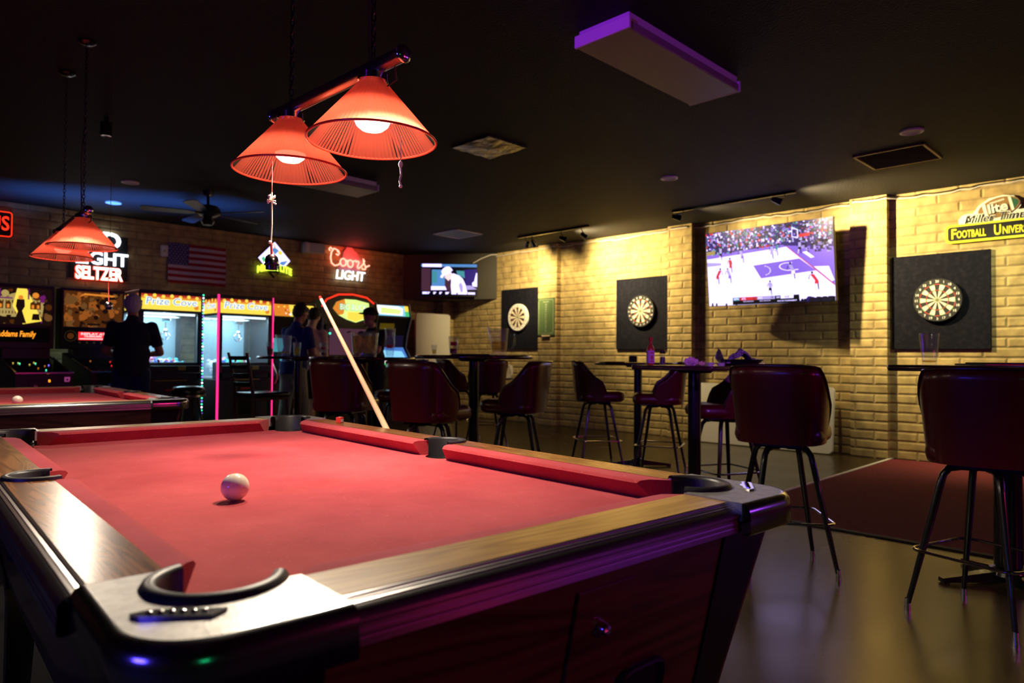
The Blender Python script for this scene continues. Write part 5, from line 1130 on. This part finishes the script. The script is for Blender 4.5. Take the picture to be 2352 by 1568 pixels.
mat('claw_back', (.30, .42, .48), .35, metal=.3)
def claw(x0, x1, yf, label, strips, seed):
    xc, hw, D_ = (x0 + x1) / 2, (x1 - x0) / 2, .80
    t = thing('claw_machine', label, 'claw machine', (xc, yf, 0), 0, 'claw machines')
    b = MB(); b.box((0, D_ / 2, .39), (2 * hw, D_, .74), 'arcade_black', bev=.01); b.box((0, .10, .88), (2 * hw - .02, .20, .22), 'arcade_black', bev=.01); b.build('lower_cabinet', t)
    b = MB(); b.box((0, D_ / 2, 1.745), (2 * hw, D_, .27), 'arcade_black', bev=.008)
    b.build('upper_cabinet', t)
    for sx in (-1, 1):
        for yy in (.022, D_ - .022): MB().box((sx * (hw - .03), yy, 1.19), (.06, .044, .86), 'arcade_black', bev=.004).build('corner_post', t)
    for nm, Mx, w_ in (('front', Matrix.Translation((0, -.004, 1.735)) @ Matrix.Rotation(R(90), 4, 'X'), 2 * hw - .05), ('side', Matrix.Translation((-hw - .004, D_ / 2, 1.735)) @ Matrix.Rotation(R(-90), 4, 'Z') @ Matrix.Rotation(R(90), 4, 'X'), D_ - .06)):
        b = MB(); b.M = Mx; h_ = .19; b.rect(-w_ / 2, -h_ / 2, w_ / 2, h_ / 2, 'art_yellow', 0); b.rect(-w_ / 2, h_ * .22, w_ / 2, h_ / 2, 'art_orange', .0004); b.rect(-w_ / 2, h_ * .36, w_ / 2, h_ / 2, 'art_red', .0006)
        for i in range(7): b.disc(-w_ / 2 + .05 + i * w_ / 7, h_ * (.42 if i % 2 else .36), .022, 'art_yellow', .001)
        b.text('Prize Oven' if False else 'Prize Cove', 'art_white', 0, .012, .10, .002, wd=w_ * .88, bold=.07, shear=.1); b.text('Prize Cove', 'art_blue', 0, .012, .085, .003, wd=w_ * .84, bold=-.004, shear=.1); b.disc(w_ * .42, -.05, .03, 'art_orange', .0012)
        b.build('marquee', t, smooth=False)
    b = MB(); b.box((0, D_ - .012, 1.20), (2 * hw - .1, .006, .84), 'claw_back'); b.build('mirror_back', t)
    b = MB(); b.box((0, .006, 1.30), (2 * hw - .12, .004, .64), 'glass'); b.build('front_glass', t); b = MB(); b.box((-hw + .008, D_ / 2, 1.19), (.004, D_ - .1, .84), 'glass'); b.build('side_glass', t)
    MB().box((0, D_ / 2, .775), (2 * hw - .06, D_ - .06, .02), 'fixture_white').build('play_floor', t)
    b = MB(); b.box((0, .06, 1.592), (2 * hw - .16, .03, .022), 'crane_light'); b.box((0, D_ - .06, 1.592), (2 * hw - .16, .03, .022), 'crane_light'); b.build('light_tube', t)
    b = MB(); b.box((0, D_ * .45, 1.565), (2 * hw - .1, .03, .02), 'chrome'); b.box((.05, D_ * .45, 1.54), (.10, .10, .06), 'chrome', bev=.01); b.tube([(.05, D_ * .45, 1.52), (.05, D_ * .45, 1.40)], .006, 'chrome', 8); b.ball((.05, D_ * .45, 1.39), .03, 'chrome', 12, 8)
    for k in range(3):
        a = R(120 * k + 20); c_, s_ = math.cos(a), math.sin(a); b.tube([(.05 + .02 * c_, D_ * .45 + .02 * s_, 1.38), (.05 + .07 * c_, D_ * .45 + .07 * s_, 1.33), (.05 + .02 * c_, D_ * .45 + .02 * s_, 1.27)], .006, 'chrome', 6)
    b.build('claw', t)
    b = MB(); b.box((0, -.02, .90), (2 * hw - .06, .05, .10), 'arcade_black', bev=.01); b.tube([(-.16, -.045, .95), (-.16, -.05, 1.0)], .006, 'chrome', 8); b.ball((-.16, -.05, 1.01), .016, 'print_red', 10, 8); b.box((.12, -.047, .915), (.09, .006, .05), 'gold'); b.build('control_panel', t)
    b = MB(); b.tube([(-.20, -.012, .76), (.20, -.012, .76)], .007, 'gold', 6); b.box((0, -.006, .42), (.30, .012, .26), 'matte_black', bev=.004); b.box((.0, -.008, .64), (.12, .006, .02), 'print_red'); b.build('prize_door', t)
    lamp('AREA', 'claw_machine_light', (xc, yf + D_ * .5, 1.585), (.55, .88, 1), 19, (xc, yf + D_ * .5, 0), .5, size_y=.5)
    for sx in strips:
        nm, m = strips[sx]
        b = MB()
        if nm == 'dots':
            s_ = thing  # beads as one strip part
            for i in range(46): b.ball((sx * (hw + .002), -.012, .10 + i * .039), (.010, .010, .010), 'led_white' if i % 4 == 0 else ('led_green' if i % 2 else 'led_blue'), 8, 6)
            b.tube([(sx * (hw + .002), -.006, .08), (sx * (hw + .002), -.006, 1.86)], .005, 'led_blue' if False else 'black_plastic', 6)
        else: b.tube([(sx * (hw + .001), -.010, .05), (sx * (hw + .001), -.010, 1.88)], .014 if sx < 0 else .008, m, 8)
        b.build('led_strip', t)
    # heap of plush toys
    random.seed(seed); b = MB()
    for i in range(46):
        x = (random.random() - .5) * (2 * hw - .2); y = .14 + random.random() * (D_ - .3); z = .83 + random.random() * (.09 + .12 * (y / D_)); r = .045 + random.random() * .03
        m = random.choice(['toy_blue', 'toy_white', 'toy_pink', 'toy_green', 'toy_cyan', 'toy_red', 'toy_blue', 'toy_white']); b.ball((x, y, z), (r, r, r * .9), m, 12, 8)
        for e in (-1, 1): b.ball((x + e * r * .6, y - r * .2, z + r * .75), r * .38, m, 8, 6)
    o = b.build('plush_toys', None, (xc, yf, 0)); tag(o, 'heap of colourful plush toys inside the ' + ('left' if seed == 1 else 'right') + ' claw machine', 'toys', None, 'stuff')
for n_, c_ in dict(toy_blue=(.05, .12, .7), toy_white=(.85, .85, .9), toy_pink=(.85, .3, .5), toy_green=(.2, .7, .3), toy_cyan=(.1, .6, .7), toy_red=(.7, .1, .1)).items(): mat(n_, c_, .9)
claw(2.74, 3.50, 9.15, 'claw machine with a beaded blue and green light strip right of the grey haired man', {1: ('dots', None)}, 1)
claw(3.70, 4.45, 9.15, 'claw machine with pink light strips behind the ladder-back chair', {-1: ('tube', 'neon_pink'), 1: ('tube', 'neon_pink')}, 2)

def cabinet(x0, x1, yf, zt, label, kind, rz=0.):
    xc, hw = (x0 + x1) / 2, (x1 - x0) / 2
    t = thing('arcade_cabinet', label, 'arcade machine', (xc, yf, 0), rz, 'upright arcade machines')
    prof = [(.0, 0), (.80, 0), (.80, zt), (.16, zt), (.10, zt - .22), (.22, zt - .50), (.26, zt - .70), (-.02, zt - 1.02), (-.02, zt - 1.08), (.04, zt - 1.14)]   # (y, z)
    n = len(prof)
    b = MB(); b.add([(-hw + .02, y, z) for y, z in prof] + [(hw - .02, y, z) for y, z in prof], [[i, (i + 1) % n, n + (i + 1) % n, n + i] for i in range(n)], 'arcade_black'); b.build('body', t, smooth=False)
    for s_ in (-1, 1):
        pr2 = [(y - (.03 if 2 < i else 0), z + (.012 if i in (2, 3) else 0)) for i, (y, z) in enumerate(prof)]
        b = MB(); xs = (s_ * (hw - .02), s_ * hw); b.add([(xs[0], y, z) for y, z in pr2] + [(xs[1], y, z) for y, z in pr2], [[i, (i + 1) % n, n + (i + 1) % n, n + i] for i in range(n)] + [list(range(n))[::-1], list(range(n, 2 * n))], 'arcade_black'); sd = b.build('side_panel', t, smooth=False)
        b = MB(); b.tube([(s_ * (hw - .01), y - .002, z) for y, z in pr2[2:]], .010, 'edge_trim', 6); b.build('edge_trim', sd)
    def on(y0, z0_, y1, z1_): 
        d = Vector((0, y1 - y0, z1_ - z0_)); l = d.length; m_ = frame((0, (y0 + y1) / 2, (z0_ + z1_) / 2), (1, 0, 0), d); return m_ @ Matrix.Translation((0, 0, .006)), l
    b = MB(); b.M, l = on(.10, zt - .21, .16, zt - .01); w_ = 2 * hw - .06
    if kind == 'plain':
        b.rect(-w_ / 2, -l / 2 + .02, w_ / 2, l / 2 - .01, 'art_yellow', 0); b.rect(-w_ / 2, -l / 2 + .02, -w_ * .12, l / 2 - .01, 'art_orange', .001); b.rect(0, -l / 2 + .02, w_ * .30, l / 2 - .02, 'art_cream', .0012); art(b, w_ * .9, l * .7, .002, 3, ['art_yellow', 'art_orange', 'art_white', 'art_red'], 26, .16)
    elif kind == 'pastel':
        b.rect(-w_ / 2, -l / 2 + .02, w_ / 2, l / 2 - .01, 'art_sky', 0); b.poly([(-w_ / 2, -l * .28), (w_ * .28, -l * .36), (w_ * .33, l * .25), (w_ * .2, l * .40), (-w_ / 2, l * .44)], 'art_white', .001); b.poly([(-w_ * .4, -l * .2), (w_ * .2, -l * .22), (w_ * .25, l * .12), (-w_ * .35, l * .25)], 'art_lime', .0015); b.rect(w_ * .37, 0, w_ / 2, l / 2 - .01, 'art_yellow', .002); b.rect(w_ * .37, -l / 2 + .02, w_ / 2, 0, 'art_green', .002)
    b.build('marquee', t, smooth=False)
    b = MB(); b.M, l = on(.26, zt - .70, .22, zt - .50); b.M = b.M @ Matrix.Translation((0, .0, 0))
    b.rect(-w_ / 2 + .04, -l / 2, w_ / 2 - .04, l / 2, 'screen_teal' if kind == 'plain' else 'screen_dark', 0); b.build('screen', t, smooth=False)
    b = MB(); b.M, l = on(-.02, zt - 1.02, .26, zt - .70); 
    if kind == 'pastel':
        b.rect(-w_ / 2 + .02, -l / 2, w_ / 2 - .02, l / 2, 'pil_blue', 0); b.poly([(-w_ / 2 + .04, -.02), (w_ / 2 - .06, -.02), (w_ / 2 - .08, l * .30), (-w_ / 2 + .04, l * .36)], 'art_sky', .001); b.poly([(-w_ / 2 + .04, -l * .32), (w_ / 2 - .05, -l * .28), (w_ / 2 - .05, -l * .12), (-w_ / 2 + .04, -l * .16)], 'screen_skin', .0012); b.rect(-w_ / 2 + .04, -l * .49, w_ / 2 - .04, -l * .30, 'art_green', .0014)
    else: b.rect(-w_ / 2 + .02, -l / 2, w_ / 2 - .02, l / 2, 'black_plastic', 0); b.rect(-.2, -.02, .2, .1, 'screen_teal', .001)
    b.build('control_panel', t, smooth=False)
    if kind == 'pastel':
        b = MB(); b.M, l = on(.10, zt - .30 + 0, .10, zt - .22); b.M = frame((-.10, .145, zt - .36), (1, 0, 0), (0, -.3, 1)); b.box((0, 0, 0), (.27, .10, .004), 'yellow_note', bev=.001); b.build('yellow_card', t)
    b = MB(); b.box((0, .03 - .02, .42), (.26, .02, .34), 'matte_black', bev=.004); b.box((-.05, -.002, .50), (.04, .006, .06), 'chrome'); b.build('coin_door', t)
    return t
cabinet(4.51, 5.20, 9.18, 1.835, 'upright arcade machine with an orange and yellow marquee behind the two standing people', 'plain')
cabinet(6.27, 6.92, 9.22, 1.93, 'upright arcade machine with a pale green and yellow marquee next to the upright white table', 'pastel', R(-4))
# big arched cabinet
t = thing('arcade_cabinet', 'wide arcade machine with an arched glowing marquee behind the seated person in a cap', 'arcade machine', (5.75, 9.25, 0), 0, 'upright arcade machines')
MB().box((0, .40, .78), (.86, .80, 1.56), 'arcade_black', bev=.02).build('body', t)
b = MB(); o_ = [(-.47, 1.55), (.44, 1.55), (.47, 1.70), (.44, 1.90), (.30, 2.00), (.05, 2.03), (-.20, 2.02), (-.42, 1.93), (-.50, 1.78)]
b.M = Matrix(((1, 0, 0, 0), (0, 0, -1, .40), (0, 1, 0, 0), (0, 0, 0, 1))); b.prism(o_, .0, .38, 'arcade_black'); b.build('arched_top', t)
b = MB(); b.tube([(x, y, .385) for x, y in [(-.48, 1.82), (-.40, 1.93), (-.20, 2.015), (.05, 2.03), (.30, 1.995), (.43, 1.91)]], .012, 'neon_deep_red', 8); b.M = Matrix(((1, 0, 0, 0), (0, 0, -1, .40), (0, 1, 0, 0), (0, 0, 0, 1))); b.v = [b.M @ v for v in b.v]; b.build('red_light_strip', t)
b = MB(); b.M = Matrix(((1, 0, 0, 0), (0, 0, -1, .008), (0, 1, 0, 0), (0, 0, 0, 1)))
b.poly([(-.30, 1.80), (-.24, 1.90), (-.10, 1.95), (.10, 1.95), (.33, 1.91), (.36, 1.72), (.28, 1.66), (.10, 1.60), (-.06, 1.64), (-.20, 1.70)][::-1][::-1], 'art_lime', 0); b.poly([(-.30, 1.80), (-.24, 1.90), (-.10, 1.95), (-.08, 1.86), (-.12, 1.72), (-.20, 1.70)], 'art_orange', .001); b.poly([(-.05, 1.76), (.3, 1.76), (.22, 1.66), (.10, 1.61), (-.05, 1.65)], 'art_yellow', .001)
b.text('BIG BUCK', 'art_green', .06, 1.83, .10, .003, wd=.50, bold=.03); b.text('BIG BUCK', 'art_white', .06, 1.832, .085, .005, wd=.47, bold=.0); b.build('marquee', t, smooth=False)
b = MB(); b.M = Matrix(((1, 0, 0, 0), (0, 0, -1, -.004), (0, 1, 0, 0), (0, 0, 0, 1))); b.rect(-.36, 1.10, .36, 1.50, 'screen_maroon', 0); b.build('screen', t, smooth=False)
for sx in (-1, 1): b = MB(); b.box((sx * .47, .25, 1.2), (.04, .5, .9), 'arcade_side', bev=.01); b.build('side_panel', t)
b = MB(); b.box((0, -.10, .92), (.84, .24, .10), 'arcade_black', bev=.02); b.ball((-.36, -.02, 1.42), .014, 'led_green', 8, 6); b.build('gun_shelf', t)

# ---------------------------------------------------------------- people
def capsule(b, p, q, r0, r1, m):
    b.tube([p, q], [r0, r1], m, 12); b.ball(p, r0, m, 12, 8); b.ball(q, r1, m, 12, 8)
def remesh(o, vox, it=3):
    r = o.modifiers.new('r', 'REMESH'); r.mode = 'VOXEL'; r.voxel_size = vox; r.use_smooth_shade = True
    s_ = o.modifiers.new('s', 'SMOOTH'); s_.factor = .5; s_.iterations = it; return o
def hand(b, w_, d, side, m):
    """w_ wrist, d direction of the forearm; five curled fingers"""
    d = Vector(d).normalized(); x = d.cross(Vector((0, 0, 1))); x = x.normalized() if x.length > .1 else Vector((1, 0, 0)); n = x.cross(d)
    w_ = Vector(w_); pc = w_ + d * .045
    b.ball(pc, (.034, .034, .034), m, 12, 8); b.ball(pc + d * .03, (.033, .033, .030), m, 12, 8)
    for k in range(4):
        r0 = pc + d * .05 + x * (.030 - .019 * k); l = (.036, .042, .039, .030)[k]
        p1 = r0 + d * l; p2 = p1 + (d * .5 - n * .8) * l * .8; capsule(b, r0 - d * .02, p1, .0095, .009, m); capsule(b, p1, p2, .009, .008, m)
    s_ = side; p0 = pc + x * .03 * s_; capsule(b, p0, p0 + (d * .6 + x * s_ * .8) * .045, .0115, .010, m); capsule(b, p0 + (d * .6 + x * s_ * .8) * .045, p0 + (d * .9 + x * s_ * .55 - n * .3) * .065, .010, .0085, m)
def person(loc, rz, label, cfg):
    t = thing('person', label, 'person', loc, rz)
    H_ = cfg.get('scale', 1.0); t.scale = (H_, H_, H_)
    lean = cfg.get('lean', 0.); hip = Vector((0, 0, .93)); ch = Vector((0, lean * .6, 1.28)); nk = Vector((0, lean, 1.49)); hd = nk + Vector((cfg.get('hx', 0), cfg.get('hy', .02), .135 + cfg.get('hz', 0)))
    SK = cfg.get('skin', 'skin'); b = MB(); ht = cfg.get('head', (0, 0, 0)); HM = Euler(ht).to_matrix().to_4x4()
    def hp(x, y, z): return hd + (HM @ Vector((x, y, z)))
    b.ball(hd + HM @ Vector((0, -.005, .025)), (.076, .095, .098), SK, 20, 14, HM); b.ball(hp(0, .028, -.045), (.052, .058, .060), SK, 16, 10, HM)   # skull, jaw
    b.ball(hp(0, .095, -.012), (.013, .020, .022), SK, 10, 8, HM); b.ball(hp(0, .088, .012), (.011, .014, .026), SK, 10, 8, HM)      # nose
    b.ball(hp(0, .080, -.050), (.026, .012, .008), SK, 10, 8, HM); b.ball(hp(0, .074, -.085), (.022, .018, .016), SK, 10, 8, HM)      # lips, chin
    for s_ in (-1, 1):
        b.ball(hp(s_ * .077, -.005, .0), (.010, .020, .032), SK, 10, 8, HM); b.ball(hp(s_ * .03, .076, .030), (.020, .012, .010), SK, 10, 8, HM)
    capsule(b, nk + Vector((0, -.01, -.05)), hp(0, -.015, -.05), .058, .052, SK)
    b.ball(ch, (.17, .115, .20), SK, 18, 12); b.ball((0, lean * .25, 1.10), (.15, .105, .16), SK, 18, 12); b.ball(hip, (.165, .115, .13), SK, 18, 12)
    b.ball(nk + Vector((0, -.01, -.09)), (.17, .085, .07), SK, 18, 12)
    arms = cfg['arms']; feet = cfg.get('feet', (-.11, .11)); legs = {}
    for s_, (el, wr) in zip((-1, 1), arms):
        sh = nk + Vector((s_ * .185, -.01, -.095)); el, wr = Vector(el), Vector(wr); b.ball(sh, .062, SK, 12, 8)
        capsule(b, sh, el, .052, .042, SK); capsule(b, el, wr, .042, .029, SK); hand(b, wr, wr - el, -s_, SK)
    for s_, fy in zip((-1, 1), cfg.get('step', (0, 0))):
        hj = Vector((s_ * .09, 0, .90)); kn = Vector((s_ * .10, fy * .5 + .02, .49)); an = Vector((s_ * .105, fy, .085)); legs[s_] = (hj, kn, an)
        capsule(b, hj, kn, .085, .056, SK); capsule(b, kn, an, .056, .038, SK); b.ball(kn + Vector((0, -.03, -.14)), (.052, .055, .11), SK, 12, 8); capsule(b, an + Vector((0, -.03, -.04)), an + Vector((0, .13, -.05)), .036, .03, SK)
    remesh(b.build('body', t), .0085)
    # eyes
    e = MB()
    for s_ in (-1, 1): e.ball(hp(s_ * .03, .083, .016), (.011, .006, .006), 'black_cloth', 8, 6, HM)
    e.build('eyes', t)
    hm = cfg['hair']; b = MB()
    b.ball(hp(0, -.018, .042), (.084, .095, .092), hm, 20, 12, HM); b.ball(hp(0, -.05, -.0), (.080, .064, .080), hm, 16, 10, HM); [b.ball(hp(.082 * math.sin(a) * math.sin(e), -.02 - .088 * abs(math.cos(a)) * math.sin(e), .04 + .09 * math.cos(e)), (.016, .016, .016), hm, 8, 6) for a in (-1.4, -1, -.6, -.2, .2, .6, 1, 1.4) for e in (.4, .9, 1.4, 1.8)]; b.ball(hp(0, .045, .085), (.06, .05, .035), hm, 14, 8, HM)
    if cfg.get('cap'): 
        b2 = MB(); b2.ball(hp(0, -.008, .060), (.090, .106, .078), 'black_cloth', 20, 12, HM); b2.ball(hp(0, .115, .048), (.062, .07, .012), 'black_cloth', 16, 8, HM); remesh(b2.build('cap', t), .009)
    remesh(b.build('hair', t), .008, 1)
    sm = cfg['shirt']; b = MB(); sl = cfg.get('sleeve', .75)
    b.ball(ch + Vector((0, 0, .0)), (.190, .132, .20), sm, 20, 12); b.ball((0, lean * .25, 1.10), (.182, .135, .18), sm, 20, 12); b.ball((0, lean * .1, .98), (.185, .138, .12), sm, 20, 12); b.ball(nk + Vector((0, -.012, -.095)), (.185, .10, .07), sm, 18, 12)
    b.tube([(0, 0, .86), (0, lean * .1, 1.02)], [.165, .17], sm, 20)
    for s_, (el, wr) in zip((-1, 1), arms):
        sh = nk + Vector((s_ * .185, -.01, -.095)); el = Vector(el); b.ball(sh, .068, sm, 12, 8); e1 = sh + (el - sh) * sl; b.tube([sh, e1], [.066, .060], sm, 14)
    capsule(b, nk + Vector((0, -.012, -.06)), nk + Vector((0, -.014, -.015)), .085, .066, sm)
    o = remesh(b.build('shirt', t), .011, 2)
    tm = cfg['trousers']; b = MB(); b.ball((0, 0, .93), (.178, .130, .13), tm, 20, 12); short = cfg.get('shorts')
    for s_, (hj, kn, an) in legs.items():
        b.ball(hj + Vector((0, -.01, -.02)), (.10, .115, .12), tm, 14, 10)
        if short: b.tube([hj, kn + Vector((0, 0, .04))], [.105, .095], tm, 16)
        else: b.tube([hj, kn], [.10, .073], tm, 16); b.ball(kn, .073, tm, 12, 8); b.tube([kn, an + Vector((0, 0, -.03))], [.073, .062], tm, 16)
    remesh(b.build('shorts' if short else 'trousers', t), .011, 2)
    for s_, (hj, kn, an) in legs.items():
        b = MB(); b.ball(an + Vector((0, -.02, -.035)), (.045, .065, .048), cfg['shoes'], 14, 10); b.ball(an + Vector((0, .085, -.050)), (.045, .09, .034), cfg['shoes'], 14, 10); b.box(an + Vector((0, .04, -.077)), (.085, .26, .016), 'black_rubber', bev=.006); remesh(b.build('shoe', t), .010, 2)
    return t
person((2.36, 8.08, 0), R(-20), 'grey haired person in a dark shirt and jeans at the pinball machine, back turned',
       dict(arms=(((-.25, .10, 1.13), (-.12, .30, 1.08)), ((.27, .06, 1.12), (.16, .30, 1.10))), hair='hair_grey', shirt='navy_cloth', trousers='jeans', shoes='shoe_dark', skin='skin', lean=.05, step=(.0, .03), scale=.985))
person((4.17, 8.00, 0), R(-75), 'person in a blue shirt, standing in profile looking down and right by the back table',
       dict(arms=(((-.20, .12, 1.13), (-.08, .34, 1.10)), ((.20, .12, 1.12), (.05, .34, 1.10))), hair='hair_black', shirt='blue_shirt', trousers='khaki', shoes='shoe_white', lean=.06, hy=.05, head=(R(-22), 0, 0), skin='skin', step=(-.1, .1), scale=.99))
person((4.57, 8.45, 0), R(-60), 'person in a pale pink t-shirt leaning forward behind the one in blue',
       dict(arms=(((-.20, .16, 1.12), (-.05, .36, 1.13)), ((.22, .14, 1.11), (.06, .35, 1.12))), hair='hair_black', shirt='pink_shirt', trousers='black_cloth', shorts=True, shoes='shoe_white', lean=.14, hy=.07, head=(R(-32), 0, 0), skin='skin_pale', scale=.985))
person((4.80, 7.20, 0), R(100), 'person in a black cap and dark shirt behind the full pitcher, facing left',
       dict(arms=(((-.22, .14, 1.20), (-.10, .34, 1.36)), ((.22, .10, 1.12), (.10, .33, 1.10))), hair='hair_black', shirt='black_cloth', trousers='black_cloth', shoes='shoe_dark', cap=True, skin='skin', scale=.955, lean=.04))
